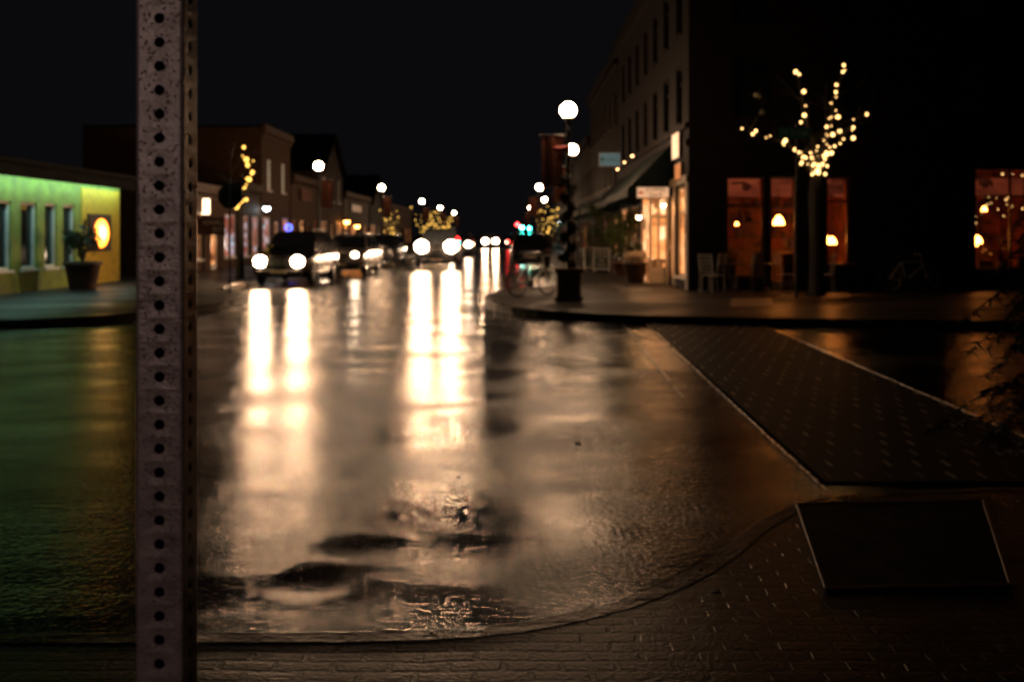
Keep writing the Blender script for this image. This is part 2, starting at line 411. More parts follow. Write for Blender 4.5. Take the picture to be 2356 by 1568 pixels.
def rngs(*segs):
    out=[]
    for a,b,st in segs:
        n=max(1,round((b-a)/st)); out += [a+(b-a)*i/n for i in range(n)]
    out.append(segs[-1][1]); return out
xs = rngs((-90,-16,4),(-16,-3.2,.25),(-3.2,2.4,.04),(2.4,10,.3),(10,90,5))
ys = rngs((2.5,7.2,.04),(7.2,12,.12),(12,30,.3),(30,130,1.5),(130,330,20))
def dip(x,y,cx,cy,r,dep):
    d = math.hypot(x-cx,(y-cy))/r
    if d>2.4: return 0
    t=max(0,min(1,(1.35-d)/1.2)); t=t*t*(3-2*t)
    return -dep*t + .0025*math.exp(-((d-1.5)/.35)**2)
vs=[]
for y in ys:
    for x in xs:
        z = -.010 + .005*noise.noise(Vector((x*.45,y*.6,0))) + .0014*noise.noise(Vector((x*1.7,y*2.2,3)))
        if 3.5<y<7 and -2.5<x<1.6:
            z += dip(x,y,-.80,5.12,.17,.014)+dip(x,y,-.93,4.62,.17,.013)
            f=max(0,1-abs(y-4.7)/1.0)
            z += .005*f*noise.noise(Vector((x*1.6+y,y*5.1,7)))
        vs.append((x,y,min(z,-.001)))
nx=len(xs)
fs=[(j*nx+i,j*nx+i+1,(j+1)*nx+i+1,(j+1)*nx+i) for j in range(len(ys)-1) for i in range(nx-1)]
mb=MB(); mb.v=vs; mb.f=fs; mb.mi=[0]*len(fs); mb.sm=[True]*len(fs)
structure(mb.build('road', M['asphalt'], recalc=False), 'rain soaked dark asphalt street and crossing', 'road')

def slab(name, poly, z0, z1, m, label, cat):
    n=len(poly); mb=MB()
    mb.add([(x,y,z1) for x,y in poly],[list(range(n))])
    mb.add([(x,y,z) for z in (z0,z1) for x,y in poly],[(i,(i+1)%n,n+(i+1)%n,n+i) for i in range(n)])
    o=mb.build(name,m)
    bm=bmesh.new(); bm.from_mesh(o.data); bmesh.ops.triangulate(bm,faces=bm.faces); bm.to_mesh(o.data); bm.free()
    return structure(o,label,cat)
def kerb(pts, z1, wd, side, label, m='kerb'):
    mb=MB(); P=[Vector((x,y)) for x,y in pts]; inn=[]
    for i,p in enumerate(P):
        t=(P[min(i+1,len(P)-1)]-P[max(i-1,0)]).normalized(); nrm=Vector((-t.y,t.x))*side; inn.append(p+nrm*wd)
    n=len(P)
    v=[]
    for i in range(n):
        o=P[i]-(inn[i]-P[i]).normalized()*.012
        c=P[i]+(inn[i]-P[i])*.1
        v += [(o.x,o.y,-.1),(o.x,o.y,z1-.02),(c.x,c.y,z1+.004),(inn[i].x,inn[i].y,z1+.004),(inn[i].x,inn[i].y,-.1)]
    mb.add(v,[(i*5+k,i*5+k+1,(i+1)*5+k+1,(i+1)*5+k) for i in range(n-1) for k in range(4)])
    return structure(mb.build('kerb',M[m]),label,'kerb')
def smooth(pts, it=2):
    for _ in range(it):
        q=[pts[0]]
        for a,b in zip(pts,pts[1:]):
            q += [(a[0]*.75+b[0]*.25,a[1]*.75+b[1]*.25),(a[0]*.25+b[0]*.75,a[1]*.25+b[1]*.75)]
        q.append(pts[-1]); pts=q
    return pts
SZ=.13
LK=smooth([(-90,16.2),(-12,16.8),(-8.8,17.0),(-7.4,18.2),(-6.6,19.8),(-6.3,21.8),(-6.35,24),(-6.9,26),(-8.3,27.6),(-8.3,33),(-7.7,39),(-7.5,59),(-7.3,130)])
RK=smooth([(90,15.8),(8.6,16.8),(4.3,17.6),(2.0,18.2),(.6,19.3),(-.35,20.9),(-.68,22.9),(-.6,25),(.1,27.5),(1.7,29.6),(1.85,32),(1.85,50),(1.25,54),(1.3,130)])
NK=smooth([(-90,3.6),(-4,3.92),(-1.5,3.98),(-.2,3.98),(.4,4.25),(.9,4.75),(1.4,5.6),(1.9,6.1),(3,6.3),(6,6.4),(90,6.8)])
slab('pavement', LK+[(-90,130)], -.1, SZ, M['walk'], 'wet concrete pavement in front of the green building and shops', 'pavement')
slab('pavement', RK+[(90,130)], -.1, SZ, M['walk'], 'wet concrete pavement around the coffee shop corner', 'pavement')
slab('pavement', NK+[(90,-20),(-90,-20)], -.1, .012, M['paver'], 'wet brick paved pavement at the near street corner', 'pavement')
kerb(LK,SZ,.16,1,'wet stone kerb beside the parked cars')
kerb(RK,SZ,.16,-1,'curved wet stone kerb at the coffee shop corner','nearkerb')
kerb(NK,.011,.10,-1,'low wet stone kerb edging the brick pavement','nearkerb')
def xl(y): return 1.96+(y-6.2)*.0385
mb=MB()
cy0,cy1=6.45,18.0
mb.add([(xl(cy0)+.06,cy0,.004),(xl(cy0)+2.0,cy0,.004),(xl(cy1)+2.0,cy1-.15,.004),(xl(cy1)+.06,cy1,.004)],[(0,1,2,3)])
structure(mb.build('crossing',M['cross']),'dark brick crossing between thin pale edging','crossing')
edm=mat('pale_edging_stone',(.5,.30,.18),.3,var=.6,scale=9)
for off in (0,2.03,-.42):
    mb=MB(); seg=60
    wd=.016 if off>=0 else .006
    for i in range(seg):
        a=cy0-.2+(cy1-cy0+.2)*i/seg; b=cy0-.2+(cy1-cy0+.2)*(i+1)/seg-.012*R.choice((1,1,4))
        x0=xl(a)+off+R.uniform(-.008,.008)
        if off<0 and (i<18): continue
        mb.add([(x0,a,.0),(x0+wd,a,.0),(xl(b)+off+wd,b,.0),(xl(b)+off,b,.0),(x0+.002,a,.008),(x0+wd-.002,a,.008),(xl(b)+off+wd-.002,b,.008),(xl(b)+off+.002,b,.008)],[(4,5,6,7),(0,1,5,4),(1,2,6,5),(2,3,7,6),(3,0,4,7)])
    structure(mb.build('crossing_edging',edm if off>=0 else M['kerb']),'thin pale edging strip beside the brick crossing','edging')
pl=top('utility_cover','dark square cover plate with worn rim in brick pavement','utility cover',(0,0,0.014))
c=[(1.67,5.85),(2.80,5.92),(2.25,4.5),(1.40,4.45)]
mb=MB(); mb.add([(x,y,.010) for x,y in c]+[(x,y,0) for x,y in c],[(0,1,2,3),(0,4,5,1),(1,5,6,2),(2,6,7,3),(3,7,4,0)]); mb.build('cover_plate',M['plate'],pl)
mb=MB()
for a,b in zip(c,c[1:]+c[:1]):
    mb.tube([(a[0],a[1],.010),(b[0],b[1],.010)],.006,6)
mb.build('rim',M['rim'],pl)
o=MB(); o.add([(4.45,20.3,.14),(5.35,20.4,.14),(6.0,23.0,.14),(5.05,22.9,.14),(4.45,20.3,.12),(5.35,20.4,.12),(6.0,23.0,.12),(5.05,22.9,.12)],[(0,1,2,3),(0,1,5,4),(1,2,6,5),(2,3,7,6),(3,0,4,7)])
tag(o.build('pavement_plate',mat('tactile_plate',(.22,.14,.08),.5,bscale=30)),'pale rectangular ramp plate set into the corner pavement','pavement plate')
for (x,y,r) in [(.50,7.55,.045),(-2.75,6.35,.03),(-1.9,5.2,.02),(.9,4.4,.03),(1.5,4.1,.025),(-.35,6.5,.03),(.2,5.6,.015),(-.6,9.2,.03),(1.1,3.9,.02)]:
    mb=MB(); 
    pts=[]
    for k in range(10):
        a=2*math.pi*k/10; q=r*(1 if k%2 else .45)*(.8+.4*R.random()); pts.append((q*math.cos(a),q*math.sin(a)*1.3,.004+.02*R.random()))
    mb.add([(0,0,.012)]+pts,[(0,k+1,(k+1)%10+1) for k in range(10)])
    z = .016 if y<4.5 else 0
    tag(mb.build('fallen_leaf',M['bark'],None,(x,y,z)),'small dark wet leaf lying on the ground','leaf','fallen leaves on wet asphalt')

# ------------------------------------------------------------------ perforated sign post
def perf_post():
    root=top('sign_post','perforated square galvanised steel sign post on brick pavement','sign post',(-.375,1.0834,.01))
    mb=MB(); W=.0254; cell=.0254; hr=.0058; n=16; cr=.004; th=.0026
    H=2.7; cells=int(H/cell)
    zoff = (1.6-.01 + (540-537)/2165.) % cell - cell/2
    for f in range(4):
        ang=f*HP; rot=Matrix.Rotation(ang,3,'Z'); half=W-cr
        for c in range(cells):
            zc=zoff+(c+.5)*cell
            vs=[]
            for k in range(n):
                a=2*math.pi*(k+.5)/n; ca,sa=math.cos(a),math.sin(a)
                t=min(half/abs(ca) if abs(ca)>1e-6 else 9, (cell/2)/abs(sa) if abs(sa)>1e-6 else 9)
                vs.append((ca*t,-W,zc+sa*t))
            for k in range(n):
                a=2*math.pi*(k+.5)/n; vs.append((hr*math.cos(a),-W+.0006,zc+hr*math.sin(a)))
            for k in range(n):
                a=2*math.pi*(k+.5)/n; vs.append((hr*.96*math.cos(a),-W+th,zc+hr*.96*math.sin(a)))
            base=len(vs)
            corners=[(half,-W,zc+cell/2),(-half,-W,zc+cell/2),(-half,-W,zc-cell/2),(half,-W,zc-cell/2)]
            vs+=corners
            fs=[(k,(k+1)%n,n+(k+1)%n,n+k) for k in range(n)]+[(n+k,n+(k+1)%n,2*n+(k+1)%n,2*n+k) for k in range(n)]
            cang=[math.atan2(cell/2,half),math.pi-math.atan2(cell/2,half),math.pi+math.atan2(cell/2,half),2*math.pi-math.atan2(cell/2,half)]
            for ci,ca_ in enumerate(cang):
                k=int((ca_/(2*math.pi/n))-.5)%n
                fs.append((k,base+ci,(k+1)%n))
            mb.add([rot@Vector(v) for v in vs],fs)
        arc=[(half+cr*math.sin(a),-half-cr*math.cos(a)) for a in [HP*i/4 for i in range(5)]]
        vs=[rot@Vector((x,y,z)) for z in (0,zoff+cells*cell) for x,y in arc]
        mb.add(vs,[(i,i+1,5+i+1,5+i) for i in range(4)],0,True)
    mb.build('post',M['steel'],root)
    mb=MB(); q=W-.0027
    mb.b2(-q+.004,q-.004,q-.003,q-.001,0,2.69)
    mb.build('inner_sleeve',M['black'],root)
    rr=random.Random(4); mb=MB()
    for i in range(190):
        z=rr.uniform(.9,2.0); s_=rr.uniform(.0005,.0012)
        e=rr.random()
        if e<.3: c=(rr.uniform(-W,W),-W-.0002,z)
        elif e<.65: c=(W+.0002,rr.uniform(-W,W),z)
        else: c=(-W-.0003,rr.uniform(-W,W*.2),z)
        if abs(c[1]+W)<.001 and abs(c[0])<.0085: continue
        mb.ball(c,s_,6,0,(1,1,1.3))
    dm,nt,b=new_mat('rain_water_drop'); b.inputs['Base Color'].default_value=(.24,.18,.17,1); b.inputs['Roughness'].default_value=.08; b.inputs['Coat Weight'].default_value=1
    mb.build('rain_drops',dm,root)['kind']='stuff'
    mb=MB(); mb.b2(-.15,.15,-.031,-.028,2.05,2.5); mb.build('sign_plate',M['signback'],root)
    return root
perf_post()

# ------------------------------------------------------------------ street lamps
def street_lamp(loc, label):
    root=top('street_lamp',label,'street lamp',loc,0,'globe street lamps along the street')
    H=4.28
    mb=MB(); mb.lathe([(.17,0),(.17,.10),(.13,.14),(.11,.45),(.08,.52),(.06,.6),(.045,H-.5),(.06,H-.46),(.06,H-.40),(.04,H-.36),(.05,H-.24),(.11,H-.19),(.11,H-.15),(0,H-.15)],n=14)
    mb.tube([(0,0,3.72),(-.62,0,3.72)],.014,6); mb.tube([(0,0,2.55),(-.62,0,2.55)],.014,6)
    mb.ball((-.63,0,3.72),.025,8); mb.ball((-.63,0,2.55),.025,8)
    mb.build('post',M['black'],root)
    mb=MB(); mb.ball((0,0,H),.18,20); mb.build('globe',M['globe'],root)
    mb=MB(); mb.lathe([(.06,.165),(.03,.20),(.012,.26),(0,.28)],(0,0,H),10); mb.build('finial',M['black'],root)
    mb=MB()
    for i in range(6):
        x0=-.60+i*.08; 
        mb.add([(x0,.012*math.sin(i*1.7),2.56),(x0+.08,.012*math.sin((i+1)*1.7),2.56),(x0+.08,.012*math.sin((i+1)*1.7),3.70),(x0,.012*math.sin(i*1.7),3.70)],[(0,1,2,3)],0,True)
    mb.build('banner',M['banner'],root)
    return root
L1=street_lamp((1.27,22.5,SZ),'black globe street lamp on a square stone plinth with banner')
lampdef='black post street lamp with one glowing white globe on pavement'
for p in [(2.0,33,SZ),(1.62,59,SZ),(2.6,80,SZ),(1.9,103,SZ)]: copy_thing(L1,p,0,lampdef)
for p in [(-7.93,40.8,SZ),(-7.8,59.5,SZ),(-7.6,84,SZ),(-7.5,104,SZ),(-7.45,128,SZ)]:
    copy_thing(L1,p,math.pi,lampdef)
r=top('sign_post_fill_lamp','added low lamp behind the camera lighting the sign post','fill_lamp',(-.95,-1.5,.012))  # unseen lamp added behind the camera to brighten the sign post
mb=MB(); mb.lathe([(.07,0),(.07,.06),(.03,.1),(.025,2.0),(.05,2.02),(.05,2.05),(0,2.05)],n=12); mb.build('post',M['black'],r)
mb=MB(); mb.ball((0,0,2.12),.075,14); mb.build('globe',M['fill_lamp'],r)
mb=MB(); mb.b2(-.32,.32,-.32,.32,0,.08); mb.b2(-.27,.27,-.27,.27,.08,.62); mb.b2(-.33,.33,-.33,.33,.62,.72)
tag(mb.build('lamp_plinth',mat('plinth_stone',(.22,.11,.055),.6),None,(1.27,22.5,SZ+.002),bevel=.015),'square stone plinth around the base of a street lamp','plinth')
mb=MB(); rr=random.Random(3)
for i in range(60):
    z=.75+i*.035; a=i*.5; mb.leaves((.1*math.cos(a),.1*math.sin(a),z),(.13,.13,.09),22,.05,rr)
tag(mb.build('garland',M['needle'],None,(1.27,22.5,SZ)),'dark evergreen garland wrapped around the street lamp post','garland')
mb=MB(); mb.ball((-.10,-.1,0),.07,10,0,(1.4,.5,.9)); mb.ball((.06,-.1,.01),.07,10,0,(1.4,.5,.9)); mb.ball((-.02,-.12,0),.035,8)
mb.add([(-.03,-.12,0),(-.1,-.13,-.25),(-.04,-.13,-.27)],[(0,1,2)]); mb.add([(-.01,-.12,0),(.06,-.13,-.25),(.0,-.13,-.27)],[(0,1,2)])
tag(mb.build('bow',mat('red_ribbon',(.3,.01,.015),.5),None,(1.10,22.38,3.52)),'red ribbon bow tied on the street lamp','bow')

# ------------------------------------------------------------------ buildings
class Frame:
    def __init__(s,o,du,dn): s.o=Vector((*o,0)); s.du=Vector((*du,0)); s.dn=Vector((*dn,0))
    def p(s,u,w,z): return s.o+s.du*u+s.dn*w+Vector((0,0,z))
def fbox(mb,F,u0,u1,w0,w1,z0,z1,mi=0):
    vs=[F.p(u,w,z) for z in (z0,z1) for w in (w0,w1) for u in (u0,u1)]
    mb.add(vs,[(0,2,3,1),(4,5,7,6),(0,1,5,4),(2,6,7,3),(0,4,6,2),(1,3,7,5)],mi)
def facade(mb,F,L,H,ops,t=.22,z0=0,mi=0):
    us=sorted({0,L,*[o[0] for o in ops],*[o[1] for o in ops]}); zs=sorted({z0,H,*[o[2] for o in ops],*[o[3] for o in ops]})
    for a,b in zip(us,us[1:]):
        for c,d in zip(zs,zs[1:]):
            mu,mz=(a+b)/2,(c+d)/2
            if any(o[0]<mu<o[1] and o[2]<mz<o[3] for o in ops): continue
            mb.add([F.p(a,0,c),F.p(b,0,c),F.p(b,0,d),F.p(a,0,d)],[(0,1,2,3)],mi)
    for o in ops:
        a,b,c,d=o[:4]
        mb.add([F.p(u,w_,z) for w_ in (0,t) for u,z in ((a,c),(b,c),(b,d),(a,d))],[(0,1,5,4),(1,2,6,5),(2,3,7,6),(3,0,4,7)],mi)
def window(root,F,op,pane,frame,mull=(1,0),sill=True,door=False):
    a,b,c,d=op[:4]
    mb=MB(); mb.add([F.p(a,.14,c),F.p(b,.14,c),F.p(b,.14,d),F.p(a,.14,d)],[(0,1,2,3)])
    pn=mb.build('door' if door else 'window',pane,root)
    mb=MB(); fw=.07
    fbox(mb,F,a,a+fw,.05,.13,c,d); fbox(mb,F,b-fw,b,.05,.13,c,d)
    fbox(mb,F,a+fw,b-fw,.05,.13,c,c+fw*(3 if door else 1)); fbox(mb,F,a+fw,b-fw,.05,.13,d-fw,d)
    for i in range(mull[0]):
        u=a+(b-a)*(i+1)/(mull[0]+1); fbox(mb,F,u-.025,u+.025,.07,.125,c+fw,d-fw)
    for i in range(mull[1]):
        z=d-(d-c)*.28*(i+1) ; fbox(mb,F,a+fw,b-fw,.075,.12,z-.025,z+.025)
    mb.build('frame',frame,pn)
    if sill and not door:
        mb=MB(); fbox(mb,F,a-.06,b+.06,-.07,.04,c-.07,c-.003); mb.build('sill',frame,pn)
    if door:
        mb=MB(); p=F.p(b-.14,.0,c+1.0); q=F.p(b-.14,.0,c+1.3); mb.tube([p,q],.014,6); mb.build('handle',M['chrome'],pn)
    return pn
def flat_building(name,label,F,L,D,H,wall,wins,trim,frame,roofm=None,gable=0,mull=(1,0),dent=True):
    root=top(name,label,'building',tuple(F.p(L/2,0,0)))
    G=Frame((F.o.x-root.location.x,F.o.y-root.location.y),F.du[:2],F.dn[:2])
    mb=MB(); facade(mb,G,L,H,wins)
    v=[G.p(0,0,0),G.p(0,D,0),G.p(0,D,H),G.p(0,0,H)]; mb.add(v,[(0,1,2,3)])
    v=[G.p(L,0,0),G.p(L,D,0),G.p(L,D,H),G.p(L,0,H)]; mb.add(v,[(0,1,2,3)])
    v=[G.p(0,D,0),G.p(L,D,0),G.p(L,D,H),G.p(0,D,H)]; mb.add(v,[(0,1,2,3)])
    if gable: mb.add([G.p(0,0,H),G.p(L,0,H),G.p(L/2,0,H+gable)],[(0,1,2)]); mb.add([G.p(0,D,H),G.p(L,D,H),G.p(L/2,D,H+gable)],[(0,1,2)])
    mb.build('wall',wall,root)
    mb=MB()
    if gable:
        for s0,s1 in ((-.3,L/2),(L+.3,L/2)):
            z0=H-.3*gable/(L/2)
            mb.add([G.p(s0,-.35,z0+.02),G.p(s1,-.35,H+gable+.02),G.p(s1,D+.3,H+gable+.02),G.p(s0,D+.3,z0+.02),
                    G.p(s0,-.35,z0+.16),G.p(s1,-.35,H+gable+.16),G.p(s1,D+.3,H+gable+.16),G.p(s0,D+.3,z0+.16)],[(0,1,2,3),(4,5,6,7),(0,1,5,4),(0,3,7,4),(2,3,7,6)])
    else: fbox(mb,G,.0,L,.0,D,H+.002,H+.12)
    mb.build('roof',roofm or M['roof'],root)
    if not gable and dent:
        mb=MB(); fbox(mb,G,-.05,L+.05,-.22,-.003,H-.18,H+.16); fbox(mb,G,0,L,-.12,-.004,H-.42,H-.185)
        u=.2
        while u<L-.2: fbox(mb,G,u,u+.12,-.19,-.125,H-.36,H-.19); u+=.5
        mb.build('cornice',trim,root)
    for wn in wins: window(root,G,wn,wn[4],frame,mull=mull if not wn[5] else (0,0),door=wn[5])
    return root,G

LX=-12.6; Lf=lambda y0: Frame((LX,y0),(0,1),(-1,0))
groot,G=flat_building('green_building','low green stucco shop with white framed windows and cyan light wash',Lf(15),17.0,9,3.15,M['green'],
  [(y-15,y2-15,.72,2.45,M['dglass'],False) for y,y2 in ((17,18),(19.2,20.2),(21.3,22.3),(23.9,25.05),(25.55,26.4),(26.85,27.55),(27.95,28.7))],M['brown'],M['white'],mull=(0,0),dent=False)
mb=MB(); fbox(mb,G,14.1,16.9,-.03,-.003,.02,2.98); mb.build('painted_panel',M['yellow'],groot)
mb=MB(); fbox(mb,G,0,16.8,-.36,-.31,3.10,3.13); mb.build('light_bar',M['wash'],groot)
mb=MB(); fbox(mb,G,-.2,17.1,-.75,.0,3.34,3.44); fbox(mb,G,-.2,17.1,-.46,-.42,3.03,3.335); mb.build('eave',M['roof'],groot)
mb=MB(); fbox(mb,G,16.9,17.0,-.02,-.003,0,3); mb.build('corner_board',M['roof'],groot)
sg=top('wall_sign','square brown wall sign with glowing orange oval on green building','sign',(LX+.04,30.25,1.65))
mb=MB(); mb.b2(0,.07,-.80,.80,-.55,.57); mb.build('sign_board',M['brown'],sg,bevel=.01)
def ovalmat():
    m,nt,b=new_mat('glowing_oval'); tc=N(nt,'ShaderNodeTexCoord'); ln=N(nt,'ShaderNodeVectorMath',operation='LENGTH')
    mp=N(nt,'ShaderNodeMapping'); mp.inputs['Scale'].default_value=(0,1.9,2.3); nt.links.new(tc.outputs['Object'],mp.inputs[0]); nt.links.new(mp.outputs[0],ln.inputs[0])
    cr=N(nt,'ShaderNodeValToRGB'); e=cr.color_ramp.elements; e[0].position=.15; e[0].color=(1,.8,.4,1); e[1].position=1; e[1].color=(.9,.16,.0,1)
    x=e.new(.6); x.color=(1,.42,.03,1)
    nt.links.new(ln.outputs['Value'],cr.inputs[0]); nt.links.new(cr.outputs[0],b.inputs['Emission Color']); b.inputs['Emission Strength'].default_value=7
    return m
mb=MB(); mb.ball((0.09,0,0),1,24,0,(.03,.56,.44)); mb.build('oval_panel',ovalmat(),sg)
mb=MB()
for k in range(24):
    a=2*math.pi*k/24; a2=2*math.pi*(k+1)/24
    mb.tube([(.1,.60*math.cos(a),.48*math.sin(a)),(.1,.60*math.cos(a2),.48*math.sin(a2))],.02,5,0,False)
mb.build('oval_rim',M['brown'],sg)
def shopwins(L,H,mats,upper=None,n=3,door=True):
    out=[]; step=L/n
    for i in range(n):
        isd=(door and i==n//2)
        if isd: out.append((i*step+step/2-.5,i*step+step/2+.5,.13,2.3,mats[i%len(mats)],True))
        else: out.append((i*step+.3,(i+1)*step-.3,.6,2.5,mats[i%len(mats)],False))
    if upper:
        k=max(2,int(L/2.2)); st=L/k
        for f in range(int((H-3.6)/2.6)+ (1 if (H-3.6)%2.6>1.9 else 0)):
            for i in range(k): out.append((i*st+st/2-.45,i*st+st/2+.45,3.9+f*2.7,5.5+f*2.7,upper[(i+f)%len(upper)],False))
    return out
dk=M['dglass']
flat_building('corner_shop','low shop with lit signboard and glowing window displays',Lf(38.5),7.3,9,3.5,M['tan'],shopwins(7.3,3.5,[M['litdim'],M['litwarm'],M['litcool']],n=3),M['brown'],M['white'])
flat_building('small_shop','narrow brown shop with blue and red window display',Lf(46.2),3.6,9,3.9,M['brick3'],shopwins(3.6,3.9,[M['litcool'],M['litcool']],n=2,door=False),M['stone2'],M['white'])
flat_building('two_storey_shop','tan two storey shop house with white upper windows',Lf(50.1),6.4,9,7.0,M['tan'],shopwins(6.4,6.6,[M['litcool'],M['litdim'],M['litwarm']],upper=[M['litwhite'],M['litwhite'],dk],n=3),M['brown'],M['white'])
flat_building('brown_shop','low brown shop with dim storefront windows and panels',Lf(56.8),8.2,9,4.9,M['tan'],shopwins(8.2,3.5,[M['litdim'],M['litwarm'],M['litdim'],M['litdim']],n=4),M['stone2'],M['brown'])
flat_building('gabled_house','grey gabled house with lit upstairs windows',Lf(65.5),8.5,9,5.9,M['grey'],shopwins(8.5,6.2,[M['litdim'],M['litdim']],upper=[dk,M['litwhite'],dk],n=3),M['stone2'],M['white'],gable=2.6)
flat_building('brick_shop','low brown brick shop with warm window',Lf(74.6),13,9,4.7,M['brick3'],shopwins(13,3.5,[M['litdim'],M['litwarm'],M['litdim']],n=4),M['stone2'],M['brown'])
flat_building('gabled_house','small grey gabled house beside the low shops',Lf(88.4),8,9,4.4,M['grey'],shopwins(8,3.5,[M['litdim']],n=2),M['stone2'],M['white'],gable=2.6)
flat_building('brick_shop','long low brick shop with dim windows',Lf(97.2),28,9,4.6,M['brick3'],shopwins(28,3.5,[M['litdim'],dk,M['litdim']],n=7),M['stone2'],M['brown'])

RX=4.7
def corner_building():
    root=top('corner_building','tall dark brick corner building with coffee shop storefront','building',(RX,26.5,0))
    A=Frame((0,0),(0,1),(1,0)); B=Frame((0,0),(1,0),(0,1))
    H=9.8; LA=17.5; LB=19
    awins=[(.35,1.9,.45,2.95,M['litcafe'],False),(2.2,3.25,.15,2.75,M['litcafe'],True),(5.2,5.6,.35,2.9,M['litwarm'],False),(6.2,8.6,.6,2.7,M['litdim'],False),(9.2,10.2,.15,2.5,M['litwarm'],True),(10.8,13.2,.6,2.7,M['litdim'],False),(13.9,16.6,.6,2.7,M['litwarm'],False)]
    up=[]
    for f in range(2):
        for i in range(7): up.append((1.0+i*2.35,2.0+i*2.35,4.7+f*2.5,6.3+f*2.5,dk,False))
    bw=[(.99,2.03,.45,3.16,None,False),(2.15,2.9,.15,3.16,None,True),(3.65,4.3,.75,3.16,None,False),(7.6,9.6,.65,3.4,None,False)]
    ub=[]
    for f in range(2):
        for i in range(6): ub.append((1.2+i*2.9,2.3+i*2.9,4.7+f*2.5,6.4+f*2.5,dk,False))
    mb=MB(); facade(mb,A,LA,H,awins+up); facade(mb,B,LB,H,bw+ub)
    mb.add([(LB,0,0),(LB,LA,0),(LB,LA,H),(LB,0,H)],[(0,1,2,3)]); mb.add([(0,LA,0),(LB,LA,0),(LB,LA,H),(0,LA,H)],[(0,1,2,3)])
    mb.build('wall',M['brick'],root)
    mb=MB(); mb.b2(0,LB,0,LA,H+.002,H+.1); mb.build('roof',M['roof'],root)
    mb=MB(); mb.b2(-.25,LB,-.25,-.003,H-.4,H+.2); mb.b2(-.25,-.003,0,LA,H-.4,H+.2)
    mb.b2(-.1,LB,-.1,-.004,3.95,4.15); mb.b2(-.1,-.004,0,LA,4.45,4.6)
    mb.build('cornice',M['stone'],root)
    mb=MB()
    for u in (.0,1.98,3.28): fbox(mb,A,u+.02,u+.17,-.06,-.004,.14,3.0)
    fbox(mb,A,.02,3.5,-.08,-.062,2.98,3.2)
    mb.build('storefront_trim',M['cream'],root)
    mb=MB(); y0,y1=3.5,5.1; x0=-.56
    for x in (x0,x0+.24,-.075): mb.b2(x,x+.07,y0,y0+.07,.14,2.72)
    for y in (y0+.07,y0+.78,y1-.07): mb.b2(x0,x0+.07,y+.001,y+.07,.14,2.72)
    mb.b2(x0-.04,-.004,y0-.04,y1+.04,2.722,2.86); mb.b2(x0+.07,-.076,y0+.004,y0+.066,.14,.62); mb.b2(x0+.07,-.076,y0+.004,y0+.066,2.1,2.18)
    mb.build('entrance_bay',M['cream'],root)
    mb=MB(); mb.add([(x0+.07,y0+.04,.62),(-.075,y0+.04,.62),(-.075,y0+.04,2.72),(x0+.07,y0+.04,2.72)],[(0,1,2,3)]); mb.add([(x0+.04,y0+.07,.14),(x0+.04,y1-.07,.14),(x0+.04,y1-.07,2.72),(x0+.04,y0+.07,2.72)],[(0,1,2,3)])
    mb.build('bay_glass',M['litcafe'],root)
    for wn in awins: window(root,A,wn,wn[4],M['cream'],mull=(1,1) if not wn[5] else (0,0),door=wn[5])
    for wn in up: window(root,A,wn,dk,M['stone'],mull=(0,1))
    for wn in ub: window(root,B,wn,dk,M['stone'],mull=(0,1))
    fr=mat('dark_red_frame',(.07,.02,.012),.5); wf=mat('worn_door_frame',(.18,.11,.07),.5)
    for wn in bw:
        window(root,B,wn,M['glass'],fr if not wn[5] else wf,mull=(1,1) if wn[1]-wn[0]>1.5 else (0,1),sill=False,door=wn[5])
    for x0,x1,nm in ((.7,5.0,'dining_room'),(7.2,10.2,'dining_room')):
        mb=MB(); y0,y1=.24,4.0
        mb.add([(x0,y1,.12),(x1,y1,.12),(x1,y1,3.5),(x0,y1,3.5)],[(0,1,2,3)])
        mb.add([(x0,y0,.12),(x0,y1,.12),(x0,y1,3.5),(x0,y0,3.5)],[(0,1,2,3)])
        mb.add([(x1,y0,.12),(x1,y1,.12),(x1,y1,3.5),(x1,y0,3.5)],[(0,1,2,3)])
        mb.add([(x0,y0,.12),(x1,y0,.12),(x1,y1,.12),(x0,y1,.12)],[(0,1,2,3)],1)
        mb.add([(x0,y0,3.5),(x1,y0,3.5),(x1,y1,3.5),(x0,y1,3.5)],[(0,1,2,3)])
        mb.b2(x0+.4,x1-.6,y1-1.2,y1-.7,.12,1.15,1)
        for k in range(3): mb.b2(x0+.3,x1-.3,y1-.25,y1-.02,1.5+k*.45,1.54+k*.45,3)
        rr=random.Random(int(x0*10))
        for k in range(40):
            xx=rr.uniform(x0+.4,x1-.4); zz=1.54+.45*rr.randint(0,2); mb.b2(xx,xx+.1,y1-.2,y1-.1,zz,zz+rr.uniform(.12,.35),rr.choice((1,3)))
        for k in range(5):   # chairs, plants and people-height clutter close to the glass
            xx=x0+.35+k*(x1-x0-.7)/4.3; mb.b2(xx,xx+.38,.75,.8,.12,rr.uniform(.8,1.15),3); mb.leaves((xx+.2,.7,rr.uniform(1.1,1.4)),(.22,.1,.25),40,.08,rr,3)
        for (ba,bb,_,_2,_3,_4) in bw:
            if ba>x0-.2 and bb<x1+.2: mb.b2(ba+.08,bb-.08,.26,.28,2.62,3.12,2)
        mb.build(nm,[M['redfloor'],M['wood'],M['transom'],M['brown']],root)
